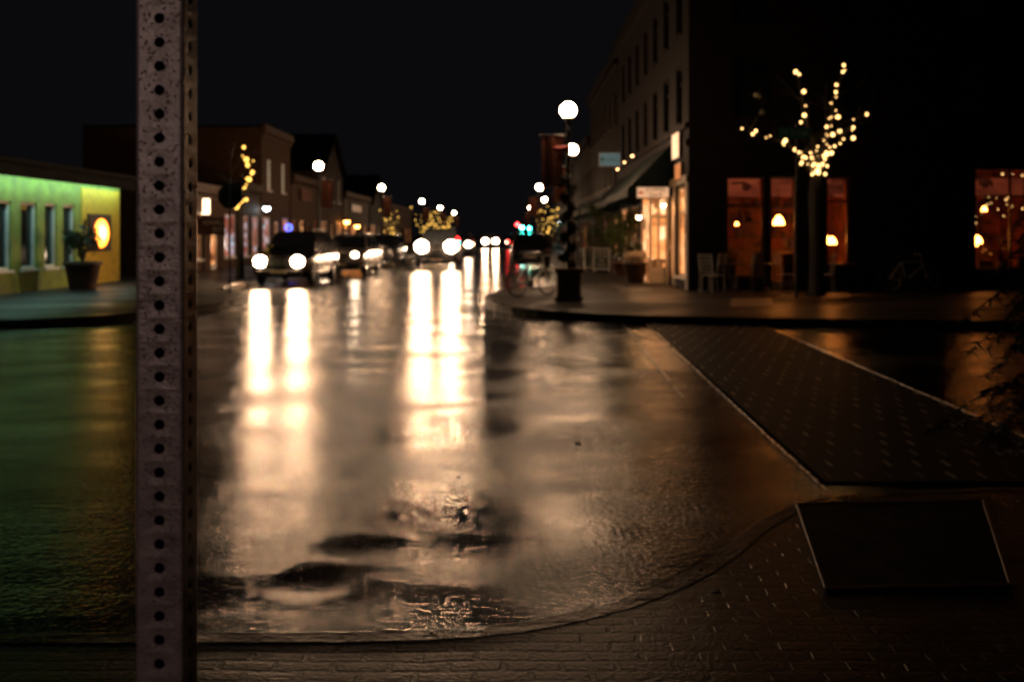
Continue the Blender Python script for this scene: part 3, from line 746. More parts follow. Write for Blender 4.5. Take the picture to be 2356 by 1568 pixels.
    for (x,y,z,r,m) in [(2.72,1.2,1.98,.15,'orange'),(1.3,2.6,2.3,.06,'orange'),(1.6,1.4,1.9,.05,'orange'),(4.05,1.3,1.45,.15,'orange'),(3.8,1.6,1.5,.12,'orange'),(4.3,1.5,1.42,.12,'orange'),(7.95,.9,1.40,.15,'orange'),(8.2,1.1,1.45,.12,'orange'),(8.25,.8,2.3,.07,'orange'),(7.75,1.6,1.5,.10,'orange'),(8.0,1.5,2.7,.05,'orange')]:
        mb=MB(); mb.lathe([(.02,r*1.1),(r*.6,r*.7),(r,-.1*r),(r*1.05,-r*.7),(0,-r*.7)],(x,y,z),14); o=mb.build('pendant_lamp',M[m],root)
        mb=MB(); mb.tube([(x,y,z+r),(x,y,3.49)],.006,5); mb.build('cord',M['black'],o)
    for u0,u1,z0,z1,pr in ((2.8,9.4,4.25,2.95,1.3),(10.5,16.8,4.0,2.9,1.2)):
        mb=MB(); n=int((u1-u0)/.35)
        for i in range(n):
            a=u0+(u1-u0)*i/n; b=u0+(u1-u0)*(i+1)/n
            mb.add([(-.02,a,z0),(-.02,b,z0),(-pr,b,z1),(-pr,a,z1)],[(0,1,2,3)])
            mb.add([(-pr,a,z1),(-pr,b,z1),(-pr,b,z1-.2),(-pr,(a+b)/2,z1-.26),(-pr,a,z1-.2)],[(0,1,2,3,4)])
        for u in (u0,u1): mb.add([(-.02,u,z0),(-pr,u,z1),(-pr,u,z1-.2),(-.02,u,z1-.2)],[(0,1,2,3)])
        mb.build('awning',M['awn'],root)
    return root
corner_building()
Rf=lambda y0: Frame((RX,y0),(0,1),(1,0))
def rb(name,label,y0,L,H,wall,mats,up,n):
    r,G=flat_building(name,label,Rf(y0),L,12,H,wall,shopwins(L,H,mats,upper=up,n=n),M['stone'],M['brown'])
    for u0 in [i*L/2+.6 for i in range(2)]:
        u1=u0+L/2-1.4; mb=MB()
        mb.add([G.p(u0,-.02,3.6),G.p(u1,-.02,3.6),G.p(u1,-1.2,2.85),G.p(u0,-1.2,2.85),G.p(u0,-1.2,2.62),G.p(u1,-1.2,2.62)],[(0,1,2,3),(3,2,5,4)])
        mb.add([G.p(u0,-.02,3.6),G.p(u0,-1.2,2.85),G.p(u0,-1.2,2.62),G.p(u0,-.02,2.62)],[(0,1,2,3)])
        mb.build('awning',M['awn'] if y0<70 else M['tan'],r)
rb('brick_building','tall brown brick shop building with awnings',44.2,15.6,9.6,M['brick2'],[M['litwarm'],M['litdim'],M['litcool']],[dk],6)
rb('brick_building','two storey brick shop building with awnings',60.1,18,7.4,M['brick2'],[M['litdim'],M['litwarm']],[dk],6)
rb('shop_building','long two storey tan shop building',78.5,40,6.2,M['brick2'],[M['litdim'],M['litdim'],M['litcool']],[dk],10)

# ------------------------------------------------------------------ signs
def board_sign(name,label,loc,wd,ht,th,face,frame,rz=0,lines=(),tm=None,sz=.1,cat='sign'):
    r=top(name,label,cat,loc,rz)
    mb=MB(); mb.b2(-wd/2,wd/2,-th/2,th/2,-ht/2,ht/2); mb.build('sign_board',frame,r,bevel=.008)
    mb=MB(); mb.b2(-wd/2+.03,wd/2-.03,-th/2-.006,-th/2-.001,-ht/2+.03,ht/2-.03); mb.build('sign_face',face,r)
    n=len(lines)
    for i,l in enumerate(lines):
        text(l,sz,tm or M['letter'],r,(0,-th/2-.012,(n-1)*sz*.55-i*sz*1.1),(HP,0,0))
    return r
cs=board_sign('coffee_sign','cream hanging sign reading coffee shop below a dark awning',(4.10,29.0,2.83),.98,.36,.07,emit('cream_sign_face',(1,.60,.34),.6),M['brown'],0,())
bl=mat('brown_lettering',(.04,.006,.003),.8,bump=0,spec=.1)
text('COFFEE',.165,bl,cs,(.08,-.05,.075),(HP,0,0),.002); text('SHOP',.155,bl,cs,(.08,-.05,-.085),(HP,0,0),.002)
mb=MB(); mb.lathe([(.0,-.05),(.035,-.05),(.05,.03),(.0,.03)],(-.36,-.05,0),10); mb.torus((-.30,-.05,0),.025,.008,'y',12,5); mb.build('cup_emblem',emit('red_emblem',(.8,.05,.02),.3),cs)
mb=MB(); mb.tube([(-.35,0,.17),(-.35,0,.45)],.01,5); mb.tube([(.35,0,.17),(.35,0,.45)],.01,5); mb.build('hanger',M['black'],cs)
board_sign('illuminated_sign','glowing white signboard on the brick corner wall',(RX-.05,28.1,4.15),1.2,.85,.08,M['signwhite'],M['brown'],-HP)
board_sign('illuminated_sign','small orange lit signboard under the white signboard',(RX-.05,27.7,3.35),1.0,.5,.08,M['signorange'],M['brown'],-HP)
board_sign('window_poster','small red poster on the coffee shop corner',(RX-.07,26.72,1.9),.2,.5,.02,M['signorange'],M['brown'],-HP)
bs=board_sign('projecting_sign','small pale blue rectangular projecting shop sign on bracket',(3.93,40,4.62),.86,.56,.06,M['signblue'],M['white'],0,(),M['signgreen'],.13)
text('Gallery',.17,M['signgreen'],bs,(.08,-.045,0),(HP,0,0)); 
mb=MB(); mb.lathe([(0,-.07),(.06,-.03),(.07,.03),(0,.09)],(-.3,-.04,0),8); mb.build('leaf_emblem',M['signgreen'],bs)
mb=MB(); mb.tube([(.43,0,.2),(.78,0,.2)],.015,5); mb.build('bracket',M['black'],bs)
ls=board_sign('illuminated_sign','glowing white and orange shop signboard above window',(-12.85,40.6,2.75),1.15,.7,.08,emit('hot_white_sign',(1,.66,.4),4),M['brown'],0)
mb=MB(); mb.tube([(.3,.0,-.35),(.3,.0,-2.6)],.04,6); mb.tube([(-.3,0,-.35),(-.3,0,-2.6)],.04,6); mb.build('leg',M['brown'],ls)
ns=board_sign('shop_sign','dark shop signboard with pale lettering',(-12.35,40.2,1.95),1.5,.7,.06,M['brown'],M['brown'],0)
text('IONAL',.26,M['lettercream'],ns,(.68,-.045,.14),(HP,0,0),align='RIGHT'); text('EST',.26,M['lettercream'],ns,(.68,-.045,-.15),(HP,0,0),align='RIGHT')
mb=MB(); mb.tube([(-.6,0,-.35),(-.6,0,-1.8)],.04,6); mb.tube([(.6,0,-.35),(.6,0,-1.8)],.04,6); mb.build('leg',M['brown'],ns)
mb=MB(); mb.torus((0,0,0),.16,.03,'y',20,6); tag(mb.build('neon_sign',M['blue'],None,(-12.45,55.5,2.0)),'round blue neon sign in shop window','neon sign')
board_sign('shop_sign','red brown shop fascia sign above storefront',(-12.5,60.5,4.0),3,.7,.06,M['banner'],M['brown'],HP)
board_sign('shop_sign','pale fascia sign above a low brick shop',(-12.5,80,3.7),5,.6,.06,emit('dim_fascia',(.8,.5,.3),.15),M['brown'],HP)

r=top('stop_sign','octagonal road sign seen from behind on thin post','road sign',(-7.05,24.9,SZ))
mb=MB(); n=8; R0=.33
mb.add([(R0*math.cos(math.pi/8+k*math.pi/4),y,2.44+R0*math.sin(math.pi/8+k*math.pi/4)) for y in (0,.006) for k in range(8)],[tuple(range(8)),tuple(range(8,16))]+[(k,(k+1)%8,8+(k+1)%8,8+k) for k in range(8)])
mb.build('sign_plate',M['signback'],r); mb=MB(); mb.tube([(0,-.03,0),(0,-.03,2.85)],.028,6); mb.build('post',M['signback'],r)
r=top('street_name_sign','green street name sign on slim dark post','street sign',(6.72,23.5,SZ))
mb=MB(); mb.tube([(0,0,0),(0,0,4.1)],.03,8); mb.build('post',M['iron'],r)
mb=MB(); mb.b2(-.43,.33,-.05,-.035,3.74,3.99); mb.build('sign_plate',M['signgreen'],r)
text('N 3rd St',.17,mat('sign_white_letters',(.25,.4,.35),.5,bump=0),r,(-.05,-.056,3.865),(HP,0,0))

def signal(loc,lens,which):
    r=top('traffic_light','traffic light on a slim post showing %s'%which,'traffic light',loc,0,'traffic lights down the street')
    mb=MB(); mb.tube([(0,.12,0),(0,.12,3.2)],.05,8); mb.build('post',M['iron'],r)
    mb=MB(); mb.b2(-.15,.15,-.1,.08,1.95,2.85); mb.build('housing',M['black'],r,bevel=.03)
    for k,z in enumerate((2.1,2.4,2.7)):
        mb=MB(); mb.ball((0,-.1,z),.19 if k!=1 else .11,12,0,(1,.35,1)); mb.build('lens',lens if (k==0 and which=='green') or (k==2 and which=='red') else M['dglass'],r)
signal((1.15,113,.3),M['cyan'],'green'); signal((2.05,116,.25),M['cyan'],'green'); signal((.65,122,.15),M['redsig'],'red')

def wall_lamp(loc,m,rad,label,side=1):
    r=top('wall_lamp',label,'wall lamp',loc,0,'wall lamps on shop fronts')
    mb=MB(); mb.ball((0,0,0),rad,12); mb.build('lamp_globe',m,r)
    mb=MB(); mb.tube([(side*.35,0,.05),(side*.2,0,.2),(0,0,.2),(0,0,rad)],.012,6); mb.lathe([(rad*1.1,0.02),(rad*.8,rad*.9),(.02,rad*1.3)],(0,0,0),12); mb.build('bracket',M['black'],r)
wall_lamp((4.35,36,4.45),M['goose'],.05,'small warm gooseneck lamp above awning')
wall_lamp((4.35,38.5,4.4),M['goose'],.04,'small warm gooseneck lamp above awning')
wall_lamp((4.35,41,4.3),M['goose'],.05,'small warm gooseneck lamp above awning')
wall_lamp((4.35,28.6,2.45),M['shoplight'],.06,'warm lamp under the coffee shop awning')
wall_lamp((4.3,33.7,2.2),M['shoplight'],.08,'warm lamp under the coffee shop awning')
wall_lamp((4.35,93,2.95),M['coolglobe'],.17,'cool white globe lamp on shop wall')
wall_lamp((-12.25,49.7,2.95),M['coolglobe'],.17,'cool white globe lamp on shop wall',-1)
wall_lamp((-12.2,73.5,2.6),M['orange'],.22,'orange glowing lamp on shop wall',-1)
wall_lamp((-12.2,78.5,2.3),M['orange'],.2,'orange glowing lamp on shop wall',-1)

# ------------------------------------------------------------------ trees with lights
bulbme={}
def get_bulb(m,r):
    k=(m,round(r,3))
    if k not in bulbme:
        mb=MB(); mb.ball((0,0,0),r,6); o=mb.build('bulb',M[m]); me=o.data; bpy.data.objects.remove(o); bulbme[k]=me
    return bulbme[k]
def branch_pts(a,b,rnd,n=6,wob=.08):
    a=Vector(a); b=Vector(b); L=(b-a).length; out=[]
    for i in range(n+1):
        t=i/n; p=a.lerp(b,t)
        if 0<i<n: p+=Vector((rnd.gauss(0,1),rnd.gauss(0,1),rnd.gauss(0,1)))*wob*L/ n*1.2
        out.append(p)
    return out
def add_bulbs(s,pts,m,br,rnd):
    for p in pts:
        o=bpy.data.objects.new('bulb',get_bulb(m,br*rnd.choice((.55,.75,1,1.1,1.5)))); COL.objects.link(o); o.parent=s; o.location=p
def lit_tree(label,loc,trunk_r,fork_z,branches,bulbs,bm,br,seed,light_label,twigs=5,jit=.06):
    rnd=random.Random(seed)
    r=top('tree',label,'tree',loc,0,'bare street trees wound with lights')
    mb=MB(); mb.tube([(0,0,0),(.01,0,.15),(.02,.01,fork_z*.5),(-.01,0,fork_z*.85),(0,0,fork_z+.15)],[trunk_r*1.35,trunk_r*1.05,trunk_r*.95,trunk_r,trunk_r*.7],12); mb.build('trunk',M['bark'],r)
    mb=MB(); paths=[]
    for br_ in branches:
        pts=[]; 
        for a,b in zip(br_,br_[1:]):
            q=branch_pts(a,b,rnd,4); pts+=q if not pts else q[1:]
        n=len(pts); mb.tube(pts,[trunk_r*.42*(1-.85*i/(n-1)) for i in range(n)],6); paths.append(pts)
        for _ in range(twigs):
            i=rnd.randrange(n//3,n); d=Vector((rnd.gauss(0,.5),rnd.gauss(0,.5),rnd.uniform(.1,.9))).normalized()*rnd.uniform(.4,1.1)
            tp=branch_pts(pts[i],pts[i]+d,rnd,3); mb.tube(tp,[.018,.013,.009,.005],4)
            for __ in range(2):
                d2=(d*.5+Vector((rnd.gauss(0,.3),rnd.gauss(0,.3),rnd.gauss(0,.2)))); mb.tube([tp[2],tp[2]+d2],[.007,.003],4)
    mb.build('crown',M['bark'],r)
    s=top('string_lights',light_label,'string lights',loc,0,'warm string lights')
    mbw=MB()
    for pi,pts in enumerate(paths):
        nb=bulbs[pi] if isinstance(bulbs,(list,tuple)) else bulbs
        wp=[]
        for i in range(nb):
            t=(i+rnd.random()*.6)/nb*(len(pts)-1); k=min(int(t),len(pts)-2); p=pts[k].lerp(pts[k+1],t-k)
            wp.append(p+Vector((rnd.gauss(0,jit),-abs(rnd.gauss(0,jit))-.03,rnd.gauss(0,jit))))
        add_bulbs(s,wp,bm,br,rnd)
        if len(wp)>1: mbw.tube(wp,.004,4)
    mbw.build('wire',M['black'],s)
    return r
T=lambda x,z,y=0:(x-7.45,y,z-SZ)
lit_tree('bare street tree with limbs wound in warm string lights',(7.45,24.4,SZ),.18,2.85,
 [[T(7.43,3.1),T(7.16,3.4,-.1),T(6.63,3.84,-.3),T(5.40,4.12,-.5)],
  [T(7.45,3.2),T(7.48,3.7,.1),T(7.22,4.6,.3),T(7.08,5.76,.3)],
  [T(7.48,3.1),T(7.7,4.0,-.1),T(7.80,4.9,-.2),T(8.07,5.76,-.3)],
  [T(7.50,3.2),T(7.96,3.73,.2),T(8.3,4.2,.3),T(8.87,4.66,.4)],
  [T(7.55,3.15),T(7.5,3.6,-.2),T(7.75,4.6,-.3)],
  [T(7.35,3.1),T(7.1,3.35,-.2),T(7.05,3.6,-.2)]],
 [20,14,18,15,12,6],'bulb',.036,11,'warm white string lights wound around bare tree limbs',jit=.075)
S=lambda x,z,y=0:(x+9.1,y,z-SZ)
lit_tree('slim street tree with loops of golden lights',(-9.1,33.3,SZ),.13,2.4,
 [[S(-9.1,2.5),S(-8.85,3.2),S(-8.75,3.8),S(-8.95,4.7)],[S(-9.1,2.5),S(-8.95,3.1,.2),S(-8.8,4.1,.2)],[S(-9.1,2.5),S(-9.4,3.3),S(-9.5,4.5,.2)]],
 [11,8,0],'bulb2',.060,5,'golden string lights in a slim street tree',jit=.07)
def generic(loc,h,seed,nb,r=.05,m='bulb2'):
    rr=random.Random(seed); brs=[]
    for i in range(5):
        a=rr.uniform(0,6.28); brs.append([(0,0,h*.4),(.25*h*.5*math.cos(a),.25*h*.5*math.sin(a),h*.65),(.3*h*math.cos(a)*rr.uniform(.4,1),.3*h*math.sin(a),h*rr.uniform(.85,1))])
    lit_tree('bare street tree glittering with golden lights',loc,.11,h*.42,brs,nb,m,r,seed,'golden string lights wound through a street tree',twigs=3,jit=.14)
generic((-8.7,72,SZ),3.7,31,5,.045); generic((-8.4,95,SZ),4.1,32,7,.05); generic((-8.2,108,SZ),4.2,33,7,.055); generic((-7.9,118,SZ),4.3,34,7,.06)
generic((2.75,72,SZ),3.8,35,6,.045); generic((2.7,88,SZ),3.7,36,5,.045)
rnd=random.Random(77)
s=top('string_lights','tiny warm lights hung inside the restaurant window','string lights',(13.3,26.95,2.4),0,'warm string lights')
pts=[Vector((rnd.uniform(-.95,.95),rnd.uniform(-.1,.0),rnd.choice((.1,.3,.55,.75,.9))-abs(rnd.gauss(0,.3)))) for _ in range(50)]
add_bulbs(s,pts,'bulb',.016,rnd)
mb=MB(); mb.tube([(-.95,-.05,.95),(-.5,-.05,.85),(0,-.05,.9),(.5,-.05,.82),(.95,-.05,.95)],.004,4); mb.build('wire',M['black'],s)

# evergreen at near right
r=top('evergreen_tree','dark drooping evergreen beside the brick pavement','tree',(3.40,5.6,.012))
mb=MB(); mb.tube([(0,0,0),(.03,0,1),(0,.02,2.2),(0,0,3.6)],[.10,.08,.06,.02],8); mb.build('trunk',M['bark'],r)
mb=MB(); rr=random.Random(9)
for i in range(170):
    z=rr.uniform(.3,3.5); a=rr.uniform(0,6.283); L=(1.10-.22*z)*rr.uniform(.7,1.12)
    p0=Vector((0,0,z)); p1=p0+Vector((math.cos(a)*L*.6,math.sin(a)*L*.6,.03)); p2=p0+Vector((math.cos(a)*L,math.sin(a)*L,-.26))
    mb.tube([p0,p1,p2],[.006,.004,.002],3,0)
    for k in range(160):
        t=rr.uniform(.15,1); q=p0.lerp(p1,t*1.6) if t<.6 else p1.lerp(p2,(t-.6)/.4)
        d=Vector((rr.gauss(0,.5),rr.gauss(0,.5),-rr.random())).normalized()*rr.uniform(.03,.11); s_=d.orthogonal().normalized()*.007
        mb.add([q-s_,q+s_,q+d],[(0,1,2)],0)
mb.build('crown',[M['needle'],M['bark']],r,recalc=False)

# ------------------------------------------------------------------ potted plants, boards, furniture
def pot_plant(name,label,loc,r,h,ph,fol,n,seed,potm,leafm):
    root=top(name,label,'potted plant',loc)
    mb=MB(); mb.lathe([(r*.7,0),(r*.75,.03),(r,h*.85),(r*1.1,h*.86),(r*1.1,h),(r*.9,h),(r*.88,h*.9),(0,h*.9)],n=18); mb.build('pot',potm,root)
    mb=MB(); rr=random.Random(seed)
    for i in range(9):
        a=rr.uniform(0,6.28); mb.tube([(0,0,h*.9),(fol*.3*math.cos(a),fol*.3*math.sin(a),h+ph*.5),(fol*.7*math.cos(a),fol*.7*math.sin(a),h+ph*rr.uniform(.7,1))],[.02,.012,.005],5)
        mb.leaves((fol*.6*math.cos(a),fol*.6*math.sin(a),h+ph*rr.uniform(.35,.95)),(fol*.5,fol*.5,ph*.25),n//9,.07,rr,1)
    mb.leaves((0,0,h+ph*.5),(fol*.8,fol*.8,ph*.5),n//3,.06,rr,1)
    mb.build('foliage',[M['bark'],leafm],root); return root
pot_plant('potted_plant','leafy shrub in terracotta pot by the coffee shop',(3.95,36.0,SZ),.33,.5,1.9,.75,900,1,M['terra'],M['leaf2'])
pot_plant('potted_plant','tall leafy shrub in dark pot under an awning',(3.6,39.5,SZ),.35,.55,2.0,.8,900,2,M['iron'],M['leaf2'])
pot_plant('potted_plant','round leafy plant in pot beside the shop door',(4.05,33.0,SZ),.28,.45,.7,.42,500,3,M['terra'],M['leaf2'])
pot_plant('potted_plant','pale flowering plant in a low dark planter',(3.85,31.0,SZ),.36,.62,.35,.4,420,4,mat('dark_planter',(.06,.03,.018),.6),mat('pale_petals',(.5,.42,.32),.6,bump=0))
pot_plant('potted_plant','wide terracotta planter against the green wall',(-11.6,26.9,SZ),.45,.75,.9,.5,500,6,mat('dark_terracotta',(.06,.025,.014),.7),M['leaf'])
def aboard(loc,rz):
    r=top('menu_board','white framed dark green sandwich board with menu lettering','menu board',loc,rz,'sandwich boards on the pavement')
    mb=MB()
    for s in (-1,1):
        rot=Matrix.Rotation(s*math.radians(-12),3,'X')
        for (cx,cz,sx,sz) in ((-.3,.47,.05,.94),(.3,.47,.05,.94),(0,.92,.55,.05),(0,.12,.55,.05)):
            c=rot@Vector((cx,0,cz-.94))+Vector((0,0,.94)); mb.box(tuple(c),(sx,.03,sz),rot=rot)
    mb.build('frame',M['white'],r)
    rot=Matrix.Rotation(math.radians(12),3,'X'); c=rot@Vector((0,0,.52-.94))+Vector((0,0,.94))
    mb=MB(); mb.box(tuple(c),(.55,.015,.76),rot=rot); rot2=Matrix.Rotation(math.radians(-12),3,'X'); c2=rot2@Vector((0,0,.52-.94))+Vector((0,0,.94)); mb.box(tuple(c2),(.55,.015,.76),rot=rot2)
    mb.build('panel',M['chalk'],r)
    for i,l in enumerate(('MENU','COFFEE','TEA','SOUP')):
        z=.78-i*.16; y=-(0.94-z)*math.tan(math.radians(12))-.014
        text(l,.13 if i else .17,M['lettercream'],r,(0,y,z),(HP-math.radians(12),0,0),.001)
    return r
aboard((3.28,41.0,SZ),.1); aboard((3.50,38.9,SZ),-.15)

def chair(loc,rz):
    r=top('bistro_chair','pale slatted metal bistro chair on the pavement','chair',loc,rz,'bistro chairs outside the restaurant')
    mb=MB()
    for x in (-.21,.21):
        mb.tube([(x,-.22,0),(x,-.2,.45)],.012,6); mb.tube([(x,.24,0),(x,.2,.45),(x,.27,.98)],.012,6)
    mb.tube([(-.21,.27,.98),(.21,.27,.98)],.012,6)
    cm=mat('pale_metal_chair',(.40,.36,.32),.45)
    mb.build('leg_frame',cm,r)
    mb=MB()
    for i in range(7): mb.box((0,-.18+i*.06,.455),(.42,.04,.012))
    mb.build('seat',cm,r)
    mb=MB()
    for i in range(5): mb.box((0,.205+i*.014,.56+i*.09),(.40,.010,.022))
    mb.build('backrest',cm,r)
    return r
c1=chair((5.15,25.5,SZ),math.pi+.9)
for p,a in (((5.0,24.9,SZ),math.pi-.9),((7.05,25.6,SZ),1.7),((7.95,25.4,SZ),-1.7),((6.0,25.8,SZ),math.pi+1.2)): copy_thing(c1,p,a)
def table(loc):
    r=top('bistro_table','small dark round bistro table outside the restaurant','table',loc,0,'bistro tables outside the restaurant')
    mb=MB(); mb.lathe([(0,.70),(.36,.70),(.37,.715),(.36,.73),(0,.73)],n=24); mb.build('table_top',M['iron'],r)
    mb=MB(); mb.tube([(0,0,.04),(0,0,.70)],.03,8)
    for k in range(4):
        a=k*HP+.4; mb.tube([(0,0,.12),(.28*math.cos(a),.28*math.sin(a),.01)],.018,6)
    mb.build('pedestal',M['iron'],r); return r
t1=table((5.6,25.4,SZ)); copy_thing(t1,(6.5,25.6,SZ)); copy_thing(t1,(8.5,25.5,SZ))

def bicycle(loc,rz,label):
    r=top('bicycle',label,'bicycle',loc,rz)
    for x in (-.52,.52):
        mb=MB(); mb.torus((x,0,.34),.33,.018,'y',36,6)
        mb.torus((x,0,.34),.305,.012,'y',36,5,1)
        for k in range(16):
            a=2*math.pi*k/16; mb.tube([(x,0,.34),(x+.30*math.cos(a),0,.34+.30*math.sin(a))],.002,3,1,False)
        mb.tube([(x,-.04,.34),(x,.04,.34)],.02,8); mb.build('wheel',[M['tire'],M['alloy']],r)
    mb=MB(); A=(-.52,0,.34);B=(-.08,0,.30);C=(-.2,0,.78);D=(.36,0,.76);E=(.38,0,.66);F_=(.52,0,.34)
    for a,b in ((A,B),(B,C),(C,D),(B,E),(A,C),(D,F_)): mb.tube([a,b],.018,8)
    mb.tube([D,(.33,0,.95)],.014,6); mb.build('frame',M['chrome'],r)
    mb=MB(); mb.tube([(.28,-.27,.97),(.36,-.2,.98),(.34,0,.95),(.36,.2,.98),(.28,.27,.97)],.012,6); mb.build('handlebar',M['chrome'],r)
    mb=MB(); mb.tube([C,(-.22,0,.88)],.013,6); mb.ball((-.24,0,.91),.1,10,0,(1.3,.7,.35)); mb.build('saddle',M['black'],r)
    mb=MB(); mb.disc((-.08,-.03,.30),.09,'y',.008); mb.tube([(-.08,-.05,.30),(-.02,-.07,.15)],.01,5); mb.tube([(-.08,.05,.30),(-.14,.07,.45)],.01,5); mb.build('crankset',M['iron'],r)
    return r
bicycle((.50,24.0,SZ),.75,'dark bicycle parked near the kerb by the street lamp')
bicycle((10.2,25.6,SZ),.15,'dark bicycle leaning near the restaurant wall')

# ------------------------------------------------------------------ cars
def car(label,loc,rz,paint,L=4.6,W=1.84,H=1.68,head=None,headr=.12,tail=None,hz=.76,suv=True,hx=.64,group='cars on the wet street'):
    r=top('car',label,'car',loc,rz,group)
    pm=paint; hw=W/2; belt=1.0 if suv else .88
    st=[(0,.80,.42,belt-.26),(.06,.90,.32,belt-.16),(.25,.97,.27,belt-.06),(.7,1,.25,belt-.0),(1.25,1,.25,belt+.06),(2.3,1.0,.25,belt+.07),(L-1,1.0,.25,belt+.08),(L-.25,.97,.28,belt+.05),(L-.06,.93,.34,belt-.02),(L,.86,.44,belt-.2)]
    mb=MB(); vs=[]
    for y,s,zb,zt in st:
        a=hw*s
        half=[(0,zb),(a*.8,zb),(a*.97,zb+.1),(a,zb+.3*(zt-zb)),(a*.985,zt-.12),(a*.90,zt-.01),(a*.5,zt+.03),(0,zt+.04)]
        ring=half+[(-x,z) for x,z in half[-2:0:-1]]
        vs+=[(x,y,z) for x,z in ring]
    k=14; n=len(st)
    fs=[(i*k+j,i*k+(j+1)%k,(i+1)*k+(j+1)%k,(i+1)*k+j) for i in range(n-1) for j in range(k)]
    fs+=[tuple(range(k)),tuple(range((n-1)*k,n*k))]
    mb.add(vs,fs,0,True)
    yb0,yb1=(1.12,L-.12) if suv else (1.2,L-.55); yt0,yt1=(1.95,L-.55) if suv else (2.05,L-1.3)
    zb=belt+.04; wb=hw*.91; wt=hw*.72
    bot=[(-wb,yb0,zb),(wb,yb0,zb),(wb,yb1,zb),(-wb,yb1,zb)]; topv=[(-wt,yt0,H-.06),(wt,yt0,H-.06),(wt,yt1,H-.08),(-wt,yt1,H-.08)]
    tt=[(-wt*.85,yt0+.15,H),(wt*.85,yt0+.15,H),(wt*.85,yt1-.12,H-.01),(-wt*.85,yt1-.12,H-.01)]
    v=bot+topv+tt
    g=[(i,(i+1)%4,4+(i+1)%4,4+i) for i in range(4)]+[(4+i,4+(i+1)%4,8+(i+1)%4,8+i) for i in range(4)]+[(8,9,10,11)]
    mb.add(v,g,0,False)
    mb.build('body',pm,r,bevel=.02)
    def pane(name,a,b,c,d,ins=.07,off=.012):
        P=[Vector(q) for q in (a,b,c,d)]; ctr=sum(P,Vector())/4; nrm=(P[1]-P[0]).cross(P[3]-P[0]).normalized()
        if nrm.dot(ctr-Vector((0,L/2,belt)))<0: nrm=-nrm
        Q=[p+(ctr-p)*ins+nrm*off for p in P]; m=MB(); m.add(Q,[(0,1,2,3)]); m.build(name,M['carglass'],r)
    V=[Vector(q) for q in v]
    pane('windscreen',V[0],V[1],V[5],V[4],.09)
    pane('rear_window',V[2],V[3],V[7],V[6],.13)
    for (b0,b1,t0,t1) in ((1,2,5,6),(0,3,4,7)):
        for s0,s1 in ((.02,.36),(.38,.68),(.70,.98)):
            pane('side_window',V[b0].lerp(V[b1],s0),V[b0].lerp(V[b1],s1),V[t0].lerp(V[t1],s1),V[t0].lerp(V[t1],s0),.08)
    for sx in (-1,1):
        mb=MB(); mb.ball((sx*hw*hx,.03,hz),headr,18,0,(1.05,.45,.95)); mb.build('headlight',head or M['headoff'],r)
        mb=MB(); mb.b2(sx*hw*.72,sx*hw*.93,L-.07,L+.015,belt-.22,belt-.02); mb.build('tail_light',tail or M['tailoff'],r,bevel=.01)
        mb=MB(); mb.tube([(sx*hw*.9,1.4,belt+.08),(sx*(hw+.1),1.38,belt+.1)],.025,6); mb.ball((sx*(hw+.12),1.4,belt+.13),.1,10,0,(1,.5,.8)); mb.build('wing_mirror',pm,r)
        for y in (.88,L-.92):
            mb=MB(); mb.torus((sx*(hw-.10),y,.35),.25,.10,'x',28,10); w_=mb.build('wheel',M['tire'],r)
            mb=MB(); mb.disc((sx*(hw-.07),y,.35),.06,'x',.06,12)
            for k in range(5):
                a=2*math.pi*k/5; mb.tube([(sx*(hw-.05),y,.35),(sx*(hw-.04),y+.2*math.cos(a),.35+.2*math.sin(a))],.028,5)
            mb.torus((sx*(hw-.06),y,.35),.205,.02,'x',24,6); mb.build('rim',M['alloy'],w_)
            mb=MB()
            for i in range(10):
                a=math.pi*i/10; a2=math.pi*(i+1)/10
                mb.tube([(sx*(hw-.005),y+.40*math.cos(a),.33+.40*math.sin(a)),(sx*(hw-.005),y+.40*math.cos(a2),.33+.40*math.sin(a2))],.025,5,0,False)
            mb.build('wheel_arch',M['black'],r)
        mb=MB(); 
        for y in (2.35,3.3): mb.b2(sx*hw*.995,sx*(hw+.02),y,y+.16,belt-.12,belt-.09)
        mb.build('door_handle',M['chrome'],r)
    mb=MB(); mb.b2(-hw*.42,hw*.42,-.012,.05,hz-.12,hz+.08)
    for i in range(4): mb.b2(-hw*.40,hw*.40,-.022,-.013,hz-.10+i*.05,hz-.085+i*.05,1)
    mb.build('grille',[M['black'],M['chrome']],r)
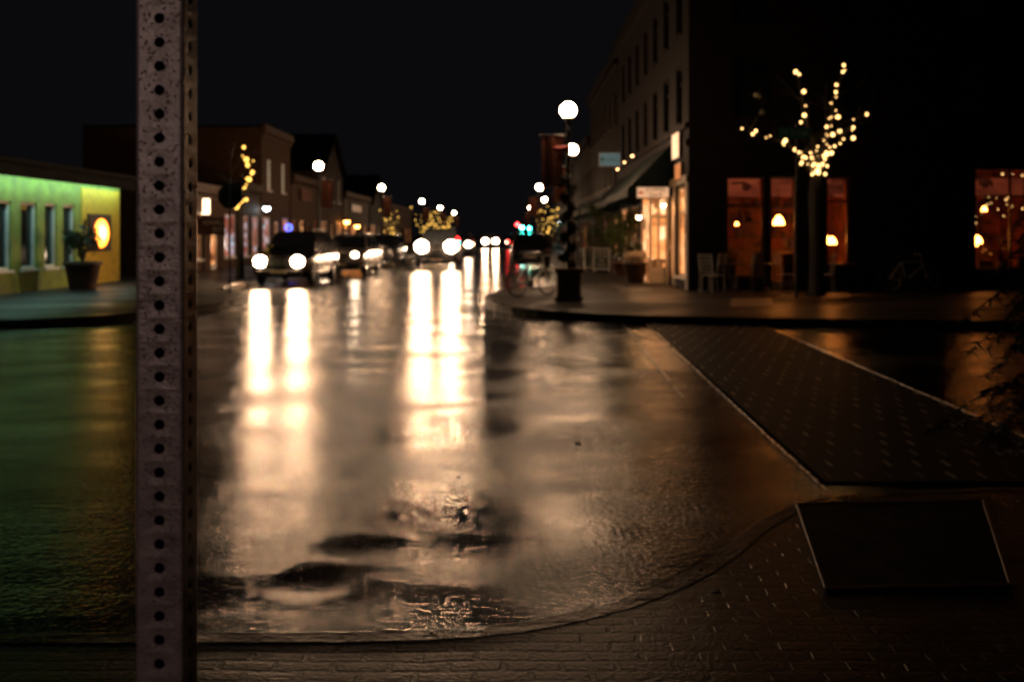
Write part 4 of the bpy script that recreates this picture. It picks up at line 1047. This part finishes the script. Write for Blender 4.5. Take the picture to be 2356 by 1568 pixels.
    mb=MB(); mb.b2(-hw*.8,hw*.8,-.05,.1,.34,.50); mb.build('bumper',M['black'],r,bevel=.03)
    mb=MB(); mb.b2(-hw*.8,hw*.8,L-.08,L+.05,.36,.52); mb.build('bumper',M['black'],r,bevel=.03)
    mb=MB(); mb.b2(-.26,.26,-.062,-.052,.40,.50); mb.b2(-.26,.26,L+.052,L+.06,.55,.66); mb.build('number_plate',M['cream'],r)
    if suv:
        mb=MB()
        for sx in (-1,1): mb.tube([(sx*wt*.8,yt0+.25,H+.0),(sx*wt*.8,yt0+.35,H+.05),(sx*wt*.8,yt1-.35,H+.05),(sx*wt*.8,yt1-.2,H+.0)],.015,6)
        mb.build('roof_rail',M['chrome'],r)
    return r
pd=mat('black_car_paint',(.016,.016,.017),.24,bump=0,var=.1,rvar=.04); ps=mat('silver_car_paint',(.18,.16,.15),.28,metal=.4,bump=0,var=.1,rvar=.04); pg=mat('grey_car_paint',(.06,.06,.065),.24,metal=.4,bump=0,var=.1,rvar=.04)
for p in (pd,ps,pg): p.node_tree.nodes['Principled BSDF'].inputs['Coat Weight'].default_value=.5
car('dark sport utility car with headlights on beside kerb',(-7.27,31,0),-.05,pd,H=1.72,head=M['head'],headr=.20)
car('silver car parked by the kerb with dim headlights',(-6.65,38.4,0),-.04,ps,H=1.62,head=M['head2'],headr=.13,hz=.82)
car('grey car parked by the kerb without lights',(-6.75,50,0),-.03,pg,H=1.62)
car('dark pickup sized car approaching with bright headlights',(-3.5,46,0),0,pd,L=5.2,W=1.98,H=1.9,head=M['head'],headr=.30,hz=1.06,hx=.69)
car('dark car following behind with headlights on',(-3.75,72,0),0,pg,head=M['head2'],headr=.24,hz=.9)
car('distant car approaching with headlights on',(-2.5,115,0),0,pd,head=M['head'],headr=.30,hz=.86)
car('dark car parked along the kerb seen from behind',(.82,49.6,0),math.pi,pd,H=1.66,suv=True)
car('distant car driving away with red tail lights glowing',(.3,112,0),math.pi,pd,tail=M['tail'],head=M['head2'])
print('done')
